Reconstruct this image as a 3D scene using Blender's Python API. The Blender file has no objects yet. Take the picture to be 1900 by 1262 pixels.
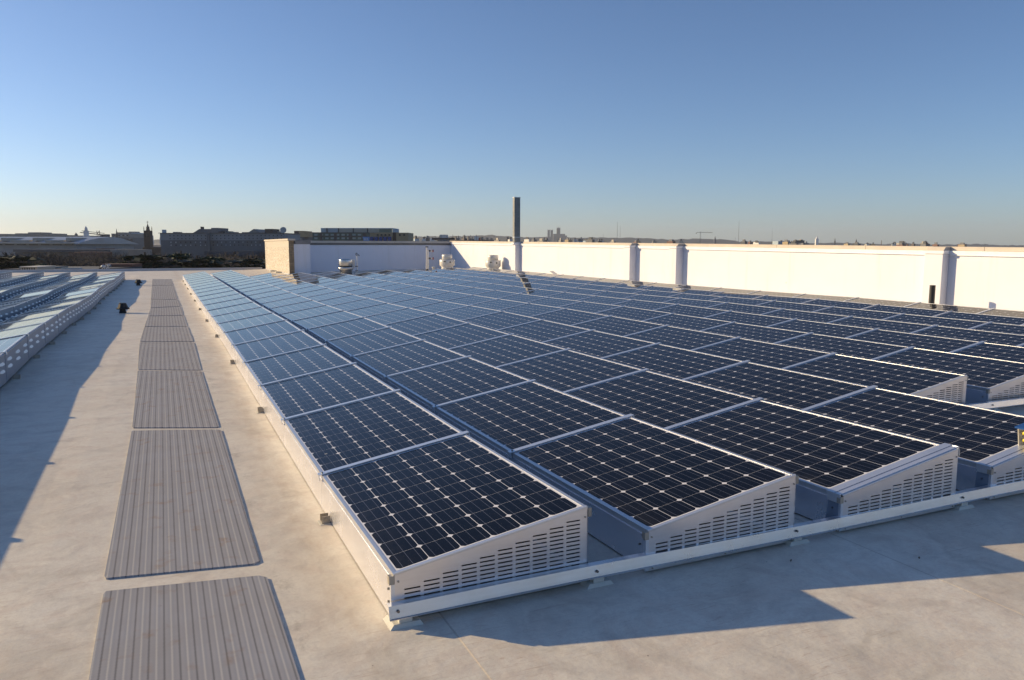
import bpy, bmesh, math, random
from math import radians as R, sin, cos, pi, atan2, hypot
from mathutils import Vector, Matrix
S = bpy.context.scene
COL = S.collection
random.seed(7)

# ------------------------------------------------------------------ camera
FPX = 1417.774                      # focal length in pixels of the 1900 px wide photograph
YAW, PIT, ROL = R(24.494), R(-7.090), R(0.0911)
CAM = Vector((-0.85264, -3.27322, 1.67399))
_F = Vector((sin(YAW)*cos(PIT), cos(YAW)*cos(PIT), sin(PIT)))
_R0 = Vector((cos(YAW), -sin(YAW), 0)); _U0 = _R0.cross(_F)
_R = _R0*cos(ROL) + _U0*sin(ROL); _U = -_R0*sin(ROL) + _U0*cos(ROL)
cam = bpy.data.cameras.new('camera'); camo = bpy.data.objects.new('camera', cam); COL.objects.link(camo)
cam.lens = 26.863; cam.sensor_width = 36; cam.clip_start = 0.05; cam.clip_end = 60000
camo.matrix_world = Matrix(((_R.x, _U.x, -_F.x, CAM.x), (_R.y, _U.y, -_F.y, CAM.y), (_R.z, _U.z, -_F.z, CAM.z), (0, 0, 0, 1)))
S.camera = camo
# ------------------------------------------------------------------ light
SUN = Vector((-2.36, 2.16, 1.0)).normalized()
ELEV = math.asin(SUN.z); AZ = atan2(SUN.x, SUN.y)
w = bpy.data.worlds.new('World'); S.world = w; w.use_nodes = True
nt = w.node_tree; nt.nodes.clear()
sky = nt.nodes.new('ShaderNodeTexSky'); sky.sky_type = 'NISHITA'; sky.sun_disc = False
sky.sun_elevation = ELEV; sky.sun_rotation = AZ % (2*pi)
sky.altitude = 0; sky.air_density = 0.8; sky.dust_density = 0.4; sky.ozone_density = 4.2
bg = nt.nodes.new('ShaderNodeBackground'); bg.inputs[1].default_value = 0.096
wo = nt.nodes.new('ShaderNodeOutputWorld')
tint = nt.nodes.new('ShaderNodeMix'); tint.data_type = 'RGBA'; tint.blend_type = 'MULTIPLY'; tint.inputs[0].default_value = 1
tint.inputs[7].default_value = (1.0, 0.97, 0.985, 1)      # white balance of the camera
nt.links.new(sky.outputs[0], tint.inputs[6]); nt.links.new(tint.outputs[2], bg.inputs[0]); nt.links.new(bg.outputs[0], wo.inputs[0])
sl = bpy.data.lights.new('sun', 'SUN'); sl.energy = 4.3; sl.angle = R(0.55); sl.color = (1.0, 0.765, 0.44)
so = bpy.data.objects.new('sun', sl); COL.objects.link(so); so.rotation_euler = SUN.to_track_quat('Z', 'Y').to_euler()
so.location = (-20, 20, 20)
S.view_settings.view_transform = 'Standard'; S.view_settings.look = 'None'
S.view_settings.exposure = 0.47; S.view_settings.gamma = 1
S.cycles.max_bounces = 8; S.cycles.glossy_bounces = 4; S.cycles.diffuse_bounces = 3
S.cycles.use_denoising = True

# ------------------------------------------------------------------ helpers
def tag(o, label=None, cat=None, group=None, kind=None):
    if label: o['label'] = label
    if cat: o['category'] = cat
    if group: o['group'] = group
    if kind: o['kind'] = kind
    return o
def empty(name, loc=(0, 0, 0), rz=0, label=None, cat=None, group=None):
    o = bpy.data.objects.new(name, None); COL.objects.link(o); o.location = loc; o.rotation_euler = (0, 0, rz)
    o.empty_display_size = .1
    return tag(o, label, cat, group)
def copy_tree(o, parent=None):
    c = o.copy(); COL.objects.link(c)
    if parent is not None: c.parent = parent
    for ch in list(o.children): copy_tree(ch, c)
    return c
class MB:
    def __init__(s): s.v = []; s.f = []; s.uv = {}
    def add(s, vs, fs):
        n = len(s.v); s.v += [tuple(v) for v in vs]; s.f += [tuple(i+n for i in f) for f in fs]; return s
    def quad(s, a, b, c, d, uv=None):
        s.add([a, b, c, d], [(0, 1, 2, 3)])
        if uv: s.uv[len(s.f)-1] = uv
        return s
    def box(s, x0, x1, y0, y1, z0, z1):
        return s.add([(x0, y0, z0), (x1, y0, z0), (x1, y1, z0), (x0, y1, z0), (x0, y0, z1), (x1, y0, z1), (x1, y1, z1), (x0, y1, z1)],
                     [(0, 3, 2, 1), (4, 5, 6, 7), (0, 1, 5, 4), (1, 2, 6, 5), (2, 3, 7, 6), (3, 0, 4, 7)])
    def hexa(s, b, t):     # 4 bottom points, 4 top points (counterclockwise from above)
        return s.add(list(b)+list(t), [(0, 3, 2, 1), (4, 5, 6, 7), (0, 1, 5, 4), (1, 2, 6, 5), (2, 3, 7, 6), (3, 0, 4, 7)])
    def cyl(s, p0, p1, r0, r1=None, n=12, caps=True):
        if r1 is None: r1 = r0
        p0 = Vector(p0); p1 = Vector(p1); d = (p1-p0).normalized()
        a = d.orthogonal().normalized(); b = d.cross(a)
        vs = []
        for p, r in ((p0, r0), (p1, r1)):
            for i in range(n):
                t = 2*pi*i/n; vs.append(p + a*(r*cos(t)) + b*(r*sin(t)))
        fs = [(i, (i+1) % n, n+(i+1) % n, n+i) for i in range(n)]
        if caps: fs += [tuple(range(n-1, -1, -1)), tuple(range(n, 2*n))]
        return s.add(vs, fs)
    def lathe(s, prof, n=28, c=(0, 0)):
        vs = []; fs = []
        for r, z in prof:
            for i in range(n):
                t = 2*pi*i/n; vs.append((c[0]+r*cos(t), c[1]+r*sin(t), z))
        for k in range(len(prof)-1):
            for i in range(n):
                fs.append((k*n+i, k*n+(i+1) % n, (k+1)*n+(i+1) % n, (k+1)*n+i))
        if prof[-1][0] > 1e-4: fs.append(tuple((len(prof)-1)*n+i for i in range(n)))
        if prof[0][0] > 1e-4: fs.append(tuple(range(n-1, -1, -1)))
        return s.add(vs, fs)
    def tube(s, pts, r, n=8):
        for a, b in zip(pts[:-1], pts[1:]): s.cyl(a, b, r, r, n)
        return s
    def build(s, name, mat, parent=None, loc=None, smooth=False, bevel=0):
        m = bpy.data.meshes.new(name); m.from_pydata(s.v, [], s.f)
        if s.uv:
            ul = m.uv_layers.new(name='UVMap')
            for fi, uvs in s.uv.items():
                for li, uv in zip(m.polygons[fi].loop_indices, uvs): ul.data[li].uv = uv
        m.materials.append(mat)
        if smooth:
            for p in m.polygons: p.use_smooth = len(p.vertices) == 4
        m.update()
        o = bpy.data.objects.new(name, m); COL.objects.link(o)
        if parent is not None: o.parent = parent
        if loc is not None: o.location = loc
        if bevel:
            bv = o.modifiers.new('bevel', 'BEVEL'); bv.width = bevel; bv.segments = 2; bv.limit_method = 'ANGLE'
        return o

class NT:
    def __init__(s, name):
        s.m = bpy.data.materials.new(name); s.m.use_nodes = True; s.t = s.m.node_tree
        s.b = s.t.nodes['Principled BSDF']
    def n(s, typ, **k):
        nd = s.t.nodes.new(typ)
        for a, b in k.items():
            if a == 'ins':
                for kk, vv in b.items():
                    if isinstance(vv, bpy.types.NodeSocket): s.t.links.new(vv, nd.inputs[kk])
                    else: nd.inputs[kk].default_value = vv
            else: setattr(nd, a, b)
        return nd
    def math(s, op, a, b=0.0, c=None):
        d = {0: a, 1: b}
        if c is not None: d[2] = c
        return s.n('ShaderNodeMath', operation=op, ins=d).outputs[0]
    def mix(s, f, a, b):
        nd = s.n('ShaderNodeMix', data_type='RGBA')
        for i, v in ((0, f), (6, a), (7, b)):
            if isinstance(v, bpy.types.NodeSocket): s.t.links.new(v, nd.inputs[i])
            elif i == 0: nd.inputs[0].default_value = v
            else: nd.inputs[i].default_value = (*v, 1)
        return nd.outputs[2]
    def noise(s, scale, detail=4, rough=.55, vec=None, dist=0):
        nd = s.n('ShaderNodeTexNoise', ins={'Scale': scale, 'Detail': detail, 'Roughness': rough, 'Distortion': dist})
        if vec is not None: s.t.links.new(vec, nd.inputs['Vector'])
        return nd.outputs[0]
    def ramp(s, f, stops):
        nd = s.n('ShaderNodeMapRange', ins={0: f, 1: stops[0], 2: stops[1], 3: 0.0, 4: 1.0}); return nd.outputs[0]
    def coord(s, which='Object', scale=(1, 1, 1)):
        tc = s.n('ShaderNodeTexCoord').outputs[which]
        if scale == (1, 1, 1): return tc
        return s.n('ShaderNodeMapping', ins={'Vector': tc, 'Scale': scale}).outputs[0]
    def world(s, scale=(1, 1, 1)):
        g = s.n('ShaderNodeNewGeometry').outputs['Position']
        if scale == (1, 1, 1): return g
        return s.n('ShaderNodeMapping', ins={'Vector': g, 'Scale': scale}).outputs[0]
    def bump(s, h, strength=.3, dist=.01):
        bn = s.n('ShaderNodeBump', ins={'Height': h, 'Strength': strength, 'Distance': dist})
        s.t.links.new(bn.outputs[0], s.b.inputs['Normal']); return bn
    def set(s, **k):
        names = dict(col='Base Color', rough='Roughness', metal='Metallic', spec='Specular IOR Level', coat='Coat Weight', coatr='Coat Roughness', ior='IOR', cior='Coat IOR')
        for a, v in k.items():
            i = s.b.inputs[names[a]]
            if isinstance(v, bpy.types.NodeSocket): s.t.links.new(v, i)
            elif a == 'col': i.default_value = (*v, 1)
            else: i.default_value = v
        return s.m

def simple(name, col, rough=.6, metal=0, var=.12, scale=3, space='Object', bump=0, spec=.5):
    n = NT(name); v = n.coord('Object') if space == 'Object' else n.world()
    f = n.noise(scale, 6, .6, v)
    a = tuple(c*(1-var) for c in col); b = tuple(min(1, c*(1+var)) for c in col)
    if bump: n.bump(f, bump, .01)
    return n.set(col=n.mix(n.ramp(f, (.3, .7)), a, b), rough=rough, metal=metal, spec=spec)

# roof surface undulation (surveyed from the rows of panels)
KN = [-1, 1.5, 4, 7, 10, 14, 19, 25, 60]
KZ = [.014, -.009, -.005, .008, .027, -.006, -.016, -.013, -.013]
def interp(x, xs, ys):
    if x <= xs[0]: return ys[0]
    for i in range(len(xs)-1):
        if x <= xs[i+1]: return ys[i]+(ys[i+1]-ys[i])*(x-xs[i])/(xs[i+1]-xs[i])
    return ys[-1]
def zr(x, y):
    z = interp(y, KN, KZ)
    if x > 4 and y > 8: z += min(1, (x-4)/8)*.10*((y-8)/26)**1.5
    if x < -2.2: z += min(1, (-2.2-x)/.3)*(.022*sin(y*2*pi/11.5+.6) + .01*sin(y*2*pi/4.3))
    return z

# ------------------------------------------------------------------ materials
def roof_material():
    n = NT('roof_membrane'); P = n.world()
    sx = n.n('ShaderNodeSeparateXYZ', ins={0: P})
    X, Y = sx.outputs[0], sx.outputs[1]
    big = n.noise(.55, 5, .6, P); mid = n.noise(3.2, 7, .62, P, 1.2)
    base = n.mix(n.ramp(big, (.35, .68)), (.745, .675, .555), (.85, .80, .695))
    fine = n.noise(26, 5, .75, n.world((1, 1, 1)), 1.5); pink = n.noise(1.9, 6, .75, n.world((1, 1, 1)), 2.2)
    base = n.mix(n.math('MULTIPLY', n.ramp(pink, (.46, .64)), .34), base, (.62, .475, .385))
    base = n.mix(n.math('MULTIPLY', n.ramp(fine, (.45, .70)), .30), base, (.47, .40, .34))
    # streaky scuffs in several directions, brownish pink
    sc = None
    for k, (sc1, rot) in enumerate((((2.2, 26, 1), 0.5), ((2.6, 30, 1), -0.9), ((3, 34, 1), 1.9))):
        mp = n.n('ShaderNodeMapping', ins={'Vector': P, 'Rotation': (0, 0, rot), 'Scale': sc1, 'Location': (k*7.7, k*3.1, 0)})
        f = n.ramp(n.noise(1.6, 6, .75, mp.outputs[0], .9), (.58, .74))
        sc = f if sc is None else n.math('MAXIMUM', sc, f)
    patch = n.ramp(n.noise(.9, 3, .5, n.world((1, 1, 1))), (.42, .62))
    scf = n.math('MULTIPLY', sc, n.math('MULTIPLY', patch, .80))
    base = n.mix(scf, base, (.46, .33, .25))
    base = n.mix(n.math('MULTIPLY', n.ramp(mid, (.46, .74)), .45), base, (.40, .355, .31))
    # water-borne grime beside the skirt of the first row and along the walkway
    d1 = n.math('ABSOLUTE', n.math('ADD', X, .16))
    gr = n.math('MULTIPLY', n.ramp(n.math('MULTIPLY', d1, -1.0), (-.22, -.02)), n.ramp(n.noise(2.6, 6, .7, n.world((3, 1, 1))), (.35, .75)))
    base = n.mix(n.math('MULTIPLY', gr, .45), base, (.42, .27, .15))
    d2 = n.math('ABSOLUTE', n.math('ADD', X, .39))
    gr2 = n.math('MULTIPLY', n.ramp(n.math('MULTIPLY', d2, -1.0), (-.10, -.01)), n.ramp(n.noise(6, 6, .8, n.world((1, .6, 1))), (.52, .72)))
    base = n.mix(n.math('MULTIPLY', gr2, .5), base, (.22, .18, .13))
    sheet = n.n('ShaderNodeTexWhiteNoise', noise_dimensions='1D', ins={'W': n.math('FLOOR', n.math('DIVIDE', n.math('ADD', X, 2.18), 2.4))}).outputs[0]
    base = n.mix(n.math('MULTIPLY', sheet, .16), base, (.50, .455, .38))
    pond = n.noise(.42, 4, .6, n.world((1, .8, 1)), .5)
    ring = n.math('MULTIPLY', n.math('SUBTRACT', 1.0, n.ramp(n.math('ABSOLUTE', n.math('SUBTRACT', pond, .56)), (.0, .016))), .20)
    base = n.mix(ring, base, (.40, .345, .27))
    foot = n.math('MULTIPLY', n.ramp(n.noise(11, 7, .8, n.world((1, 1, 1))), (.60, .72)), n.ramp(n.noise(.8, 3, .6, n.world((1.3, 1, 1))), (.46, .6)))
    base = n.mix(n.math('MULTIPLY', foot, .35), base, (.33, .26, .20))
    # tiny dark specks
    sp = n.n('ShaderNodeTexVoronoi', feature='F1', ins={'Vector': P, 'Scale': 5.5, 'Randomness': 1.0}).outputs['Distance']
    speck = n.math('MULTIPLY', n.math('LESS_THAN', sp, .022), n.math('GREATER_THAN', n.noise(1.3, 2, .5, n.world((1, 1, 1))), .52))
    base = n.mix(n.math('MULTIPLY', speck, .7), base, (.12, .09, .07))
    # lap seams of the membrane, run with the rows
    seam = None; hs = None
    wob = n.math('MULTIPLY', n.math('SUBTRACT', n.noise(.5, 2, .5, n.world((.3, 1, 1))), .5), .10)
    for xs in (-6.9, -4.9, -1.57, .22, 2.62, 4.9, 7.3, 9.7, 12.1, 14.9):
        q = n.math('SUBTRACT', n.math('ADD', X, wob) if xs == -1.57 else X, xs)
        line = n.math('LESS_THAN', n.math('ABSOLUTE', q), .0045)
        st = n.ramp(q, (-.07 if xs == -1.57 else -.004, .07 if xs == -1.57 else .004))
        if xs != -1.57: seam = line if seam is None else n.math('MAXIMUM', seam, line)
        hs = st if hs is None else n.math('ADD', hs, st)
    for ys in (-1.9, 9.3, 17.2, 32.5):
        q = n.math('SUBTRACT', Y, ys); line = n.math('LESS_THAN', n.math('ABSOLUTE', q), .006)
        seam = n.math('MAXIMUM', seam, line)
        hs = n.math('ADD', hs, n.ramp(q, (-.004, .004)))
    base = n.mix(n.math('MULTIPLY', seam, .35), base, (.25, .20, .16))
    hgt = n.math('ADD', n.math('MULTIPLY', hs, .0035), n.math('MULTIPLY', n.noise(7, 5, .6, P), .0045))
    hgt = n.math('ADD', hgt, n.math('MULTIPLY', n.noise(1.1, 3, .5, n.world((1, 1, 1)), .6), .009))
    n.bump(hgt, .9, 1.0)
    return n.set(col=base, rough=.55, spec=.25)

def cell_material():
    n = NT('photovoltaic_glass'); uv = n.n('ShaderNodeTexCoord').outputs['UV']
    sx = n.n('ShaderNodeSeparateXYZ', ins={0: uv}); U, V = sx.outputs[0], sx.outputs[1]
    fu = n.math('SUBTRACT', n.math('FRACT', U), .5); fv = n.math('SUBTRACT', n.math('FRACT', V), .5)
    au = n.math('ABSOLUTE', fu); av = n.math('ABSOLUTE', fv)
    rr = n.math('SQRT', n.math('ADD', n.math('MULTIPLY', fu, fu), n.math('MULTIPLY', fv, fv)))
    ins = n.math('MULTIPLY', n.math('LESS_THAN', au, .4905), n.math('LESS_THAN', av, .4962))
    ins = n.math('MULTIPLY', ins, n.math('LESS_THAN', rr, .628))
    for c, lim in ((U, 6.0), (V, 10.0)):
        ins = n.math('MULTIPLY', ins, n.math('MULTIPLY', n.math('GREATER_THAN', c, 0.0), n.math('LESS_THAN', c, lim)))
    bus = None
    for t in (-.31, 0.0, .31):
        l = n.math('LESS_THAN', n.math('ABSOLUTE', n.math('SUBTRACT', fu, t)), .0075)
        bus = l if bus is None else n.math('MAXIMUM', bus, l)
    # cell to cell tint
    cid = n.n('ShaderNodeVectorMath', operation='FLOOR', ins={0: uv}).outputs[0]
    oi = n.n('ShaderNodeObjectInfo').outputs['Random']
    wn = n.n('ShaderNodeTexWhiteNoise', noise_dimensions='4D', ins={'Vector': cid, 'W': oi}).outputs[0]
    cell = n.mix(wn, (.0028, .0028, .0040), (.0044, .0042, .0058))
    cell = n.mix(bus, cell, (.10, .11, .15))
    col = n.mix(ins, (.72, .72, .76), cell)
    # light film of dust lying on the glass
    dust = n.ramp(n.noise(2.2, 6, .65, n.world()), (.3, .8))
    col = n.mix(n.math('ADD', n.math('MULTIPLY', dust, .004), .0005), col, (.55, .5, .45))
    low = n.math('MULTIPLY', n.ramp(n.math('MULTIPLY', U, -1), (-.9, 0.05)), n.ramp(n.noise(9, 4, .7, n.world()), (.35, .7)))
    drop = n.math('MULTIPLY', n.math('LESS_THAN', n.n('ShaderNodeTexVoronoi', ins={'Vector': n.world(), 'Scale': 1.9}).outputs['Distance'], .022), .5)
    streak = n.math('MULTIPLY', n.ramp(n.noise(2.2, 5, .7, n.world((.8, 9, 1))), (.56, .78)), .008)
    col = n.mix(n.math('ADD', n.math('MULTIPLY', low, .035), n.math('ADD', streak, drop)), col, (.55, .52, .46))
    n.bump(n.noise(1.5, 2, .5, n.world()), .12, .02)
    rg = n.math('ADD', n.math('MULTIPLY', dust, .04), .02)
    return n.set(col=col, rough=.5, spec=.0, coat=1.0, coatr=rg, cior=1.21)

def metal_material(name, col, rough, metal, streak=.12):
    n = NT(name); v = n.coord('Object', (1.5, 1.5, 22))
    f = n.noise(1.6, 5, .6, v); g = n.noise(5, 5, .6, n.world())
    a = tuple(c*(1-streak) for c in col)
    rg = n.math('ADD', n.math('MULTIPLY', g, .22), rough-.11)
    return n.set(col=n.mix(n.ramp(n.math('ADD', n.math('MULTIPLY', f, .5), n.math('MULTIPLY', g, .5)), (.35, .65)), a, col), rough=rg, metal=metal)

def mat_mat():
    n = NT('walkway_rubber'); P = n.coord('Object')
    sx = n.n('ShaderNodeSeparateXYZ', ins={0: P}); X, Y = sx.outputs[0], sx.outputs[1]
    zz = n.math('PINGPONG', n.math('MULTIPLY', Y, 1.0), .006)            # zigzag of the moulded rib
    u = n.math('DIVIDE', n.math('ADD', X, zz), .058)
    fr = n.math('FRACT', u)
    g1 = n.math('LESS_THAN', n.math('ABSOLUTE', n.math('SUBTRACT', fr, .25)), .055)
    g2 = n.math('LESS_THAN', n.math('ABSOLUTE', n.math('SUBTRACT', fr, .75)), .055)
    tooth = n.math('MULTIPLY', n.math('SINE', n.math('MULTIPLY', Y, 900)), .18)
    h = n.math('ADD', n.math('SUBTRACT', n.math('MULTIPLY', g2, 1.2), n.math('MULTIPLY', g1, 1.6)), tooth)
    big = n.noise(2.5, 6, .65, n.world()); sm = n.noise(14, 6, .7, n.world())
    tone = n.math('LESS_THAN', fr, .5)
    col = n.mix(tone, (.335, .345, .385), (.375, .375, .405))
    col = n.mix(n.ramp(big, (.35, .7)), col, (.33, .325, .34))
    col = n.mix(n.math('MULTIPLY', g1, .58), col, (.055, .058, .07))  # dark lines paint the shade down in the grooves
    col = n.mix(n.math('MULTIPLY', g2, .42), col, (.75, .71, .64))
    st = n.math('MULTIPLY', n.ramp(n.noise(7, 4, .6, n.world((1, 1, 1))), (.58, .74)), .45)
    col = n.mix(st, col, (.30, .17, .07))
    col = n.mix(n.math('MULTIPLY', n.ramp(sm, (.66, .8)), .5), col, (.08, .07, .06))
    n.bump(h, .55, .004)
    return n.set(col=col, rough=.8, spec=.2)

def brick_mat(name, c1, c2, mortar, sc=1.0, rot=False, rough=.85):
    n = NT(name)
    P = n.n('ShaderNodeMapping', ins={'Vector': n.coord('Object'), 'Rotation': (R(90), 0, R(90)) if rot else (R(90), 0, 0)}).outputs[0]
    b = n.n('ShaderNodeTexBrick', ins={'Vector': P, 'Color1': (*c1, 1), 'Color2': (*c2, 1), 'Mortar': (*mortar, 1), 'Scale': sc,
            'Mortar Size': .012, 'Brick Width': .30, 'Row Height': .095, 'Bias': 0.0})
    f = n.noise(7, 6, .7, n.coord('Object'))
    col = n.mix(n.math('MULTIPLY', n.ramp(f, (.35, .7)), .55), b.outputs[0], tuple(x*.55 for x in c2))
    n.bump(n.math('ADD', b.outputs[1], n.math('MULTIPLY', f, -1.4)), .5, .02)
    return n.set(col=col, rough=rough)

M = {}
M['roof'] = roof_material()
M['cell'] = cell_material()
M['frame'] = metal_material('anodised_frame', (.72, .73, .75), .34, .75)
M['bar'] = metal_material('aluminium_bar', (.80, .83, .88), .34, .7, .05)
M['plate'] = metal_material('mill_aluminium_plate', (.86, .84, .84), .33, .85)
M['skirt'] = metal_material('coated_skirt', (.88, .88, .93), .25, .70, .05)
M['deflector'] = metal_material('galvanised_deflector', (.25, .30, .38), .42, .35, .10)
M['oval_light_block'] = simple('white_oval_light_and_block', (.85, .87, .88), .4, 0, .04)  # white stands in for light through the deflector openings; also the terminal block
M['rail'] = metal_material('edge_rail', (.74, .74, .75), .30, .85, .2)
M['pad'] = simple('support_pad', (.62, .60, .53), .8, 0, .12, 6)
M['bolt'] = simple('bolt_steel', (.20, .19, .18), .4, .8)
M['bracket'] = simple('bracket_steel', (.42, .38, .32), .5, .5, .25, 10)
M['wall'] = NT('white_parapet_paint')
_n = M['wall']; _f = _n.noise(.8, 6, .6, _n.world()); _g = _n.noise(6, 5, .6, _n.world())
_v = _n.n('ShaderNodeTexVoronoi', ins={'Vector': _n.world(), 'Scale': 1.4}).outputs['Distance']
_c = _n.mix(_n.ramp(_f, (.3, .7)), (.76, .765, .825), (.81, .815, .88))
_drip = _n.ramp(_n.noise(1.0, 5, .7, _n.world((2.2, 2.2, .18))), (.55, .8))
_c = _n.mix(_n.math('MULTIPLY', _drip, .30), _c, (.50, .44, .37))
_c = _n.mix(_n.math('MULTIPLY', _n.math('LESS_THAN', _v, .028), .6), _c, (.40, .33, .27))
_n.bump(_n.math('ADD', _g, _n.math('MULTIPLY', _n.noise(.6, 2, .5, _n.world()), 6)), .35, .006)
M['wall'] = _n.set(col=_c, rough=.6, spec=.3)
M['flash'] = simple('white_flashing', (.85, .85, .88), .35, 0, .06, 2.5, 'World')
M['coping'] = simple('limestone_coping', (.60, .53, .45), .85, 0, .07, 2, 'World', .3)
M['stone_old'] = brick_mat('split_face_stone', (.86, .74, .58), (.52, .43, .32), (.62, .53, .41), 1.0, True)
M['stone_shaded'] = brick_mat('split_face_stone_shaded', (.40, .30, .19), (.28, .20, .12), (.22, .18, .13))  # darkened copy of the block's stone, paints the shade on its end
M['header'] = brick_mat('smooth_header_course', (.80, .73, .62), (.72, .65, .55), (.60, .54, .46), 2.2, True)
_n = NT('split_face_masonry')
_v = _n.n('ShaderNodeTexVoronoi', ins={'Vector': _n.world((1.6, 1.6, 7.0)), 'Scale': 3.2, 'Randomness': .9}).outputs
_b = _n.noise(2.4, 5, .75, _n.world((2.2, 2.2, 6.0)))
_c = _n.mix(_n.ramp(_n.n('ShaderNodeSeparateColor', ins={0: _v['Color']}).outputs[0], (.1, .9)), (.58, .52, .44), (.88, .81, .71))
_c = _n.mix(_n.math('MULTIPLY', _n.ramp(_b, (.42, .62)), .6), _c, (.42, .33, .23))
_n.bump(_n.math('ADD', _v['Distance'], _b), .9, .05)
M['stone'] = _n.set(col=_c, rough=.9)
M['black'] = simple('black_rubber', (.022, .021, .020), .7, 0, .3, 12)
M['blackpipe'] = simple('black_plastic_pipe', (.03, .028, .027), .4, 0, .2, 5)
M['fanwhite'] = simple('white_fan_paint', (.74, .71, .66), .35, 0, .08, 3)
M['galv'] = metal_material('galvanised_sheet', (.62, .63, .63), .33, .85, .2)
M['flue'] = metal_material('flue_sheet', (.26, .26, .25), .42, .55, .35)
M['red'] = simple('red_lamp_guard', (.30, .05, .04), .5)
M['yellow'] = simple('yellow_connector', (.80, .60, .03), .4)
M['blue'] = simple('blue_lid', (.02, .09, .30), .4)
M['ivory'] = simple('ivory_box', (.70, .66, .58), .5)
M['orange'] = simple('clear_conduit', (.45, .42, .38), .4)
M['mat'] = mat_mat()
M['curb'] = simple('roof_curb', (.50, .50, .52), .6, .2, .1, 1.0, 'World')
M['bark'] = simple('bark', (.060, .048, .040), .95, 0, .3, 2)
M['twig'] = simple('bare_twigs', (.058, .047, .045), .95, 0, .35, .35)
M['twig2'] = simple('bare_twigs_greyer', (.085, .072, .062), .95, 0, .35, .35)
M['needle'] = simple('evergreen_needles', (.022, .042, .020), .85, 0, .5, 1.2)
M['needle2'] = simple('cedar_needles', (.030, .040, .022), .85, 0, .5, 1.2)

# ------------------------------------------------------------------ roof deck
ROOF_Y1 = 51.4
def make_roof():
    m = MB()
    xs = [-46, -30, -20, -14, -11] + [-9+.4*i for i in range(18)] + [-2.6, -2.4, -2.25, -2.0, -1.2, -.4, .5, 1.5, 3, 4, 5, 6.5, 8, 10, 12, 14, 16.2]
    xs = sorted(set(round(x, 3) for x in xs))
    ys = [-9+.6*i for i in range(int((ROOF_Y1+9)/.6)+1)] + [ROOF_Y1]
    nx = len(xs)
    for y in ys:
        for x in xs: m.v.append((x, y, zr(x, y)))
    for j in range(len(ys)-1):
        for i in range(nx-1):
            a = j*nx+i; m.f.append((a, a+1, a+1+nx, a+nx))
    o = m.build('flat_roof', M['roof'], smooth=True); tag(o, kind='structure')
    b = MB().box(-46, 16.2, -9, ROOF_Y1, -17.9, -.35)
    o = b.build('building_walls_below', simple('facade_render', (.45, .41, .36), .8)); tag(o, 'pale building body that carries the solar roof', 'building')
make_roof()

# low curb along the far roof edge
m = MB().box(-45.8, 5.3, ROOF_Y1-.25, ROOF_Y1+.02, -.30, .13)
tag(m.build('roof_curb', M['curb'], bevel=.02), 'long low grey curb along the far edge of the roof', 'roof curb')

# ------------------------------------------------------------------ solar panels
TILT = R(9.7586); CT, ST = cos(TILT), sin(TILT)
PL = 1.668; ZL = .22                           # module length, height of the low edge
def sp(u, y, h=0):                             # point on the module plane: u metres up the slope, h above it
    return (u*CT - h*ST, y, ZL + u*ST + h*CT)
def slab(mb, u0, u1, y0, y1, h0, h1):
    mb.hexa([sp(u0, y0, h0), sp(u1, y0, h0), sp(u1, y1, h0), sp(u0, y1, h0)], [sp(u0, y0, h1), sp(u1, y0, h1), sp(u1, y1, h1), sp(u0, y1, h1)])
def plate_slots(x0, x1, zb, zt0, zt1, y, th=.003):
    """trapezoid end plate with real slots: 10 columns, 3..12 slots each; zt0/zt1 = top height at x0/x1"""
    mb = MB()
    def top(x): return zt0+(zt1-zt0)*(x-x0)/(x1-x0)
    def piece(xa, xb, za, zb_, zc=None, zd=None):
        # za..zb_ flat, or sloping top when zc/zd given
        ta = zb_ if zc is None else zc; tb = zb_ if zd is None else zd
        mb.hexa([(xa, y-th, za), (xb, y-th, za), (xb, y, za), (xa, y, za)], [(xa, y-th, ta), (xb, y-th, tb), (xb, y, tb), (xa, y, ta)])
    n = 10; m0 = .035; wcol = (x1-x0-2*m0)/n; gap = .016; sh = .0068; pit = .0205; z0 = zb+.092
    cur = x0
    for j in range(n):
        xa = x0+m0+j*wcol+gap/2; xb = xa+wcol-gap
        piece(cur, xa, zb, top(cur), top(cur), top(xa))
        ns = j+3; z = zb
        for k in range(ns):
            zs = z0+k*pit
            if zs+sh > top(xa)-.02: break
            piece(xa, xb, z, zs); z = zs+sh
        piece(xa, xb, z, top(xa), top(xa), top(xb))
        cur = xb
    piece(cur, x1, zb, top(cur), top(cur), top(x1))
    return mb
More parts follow.
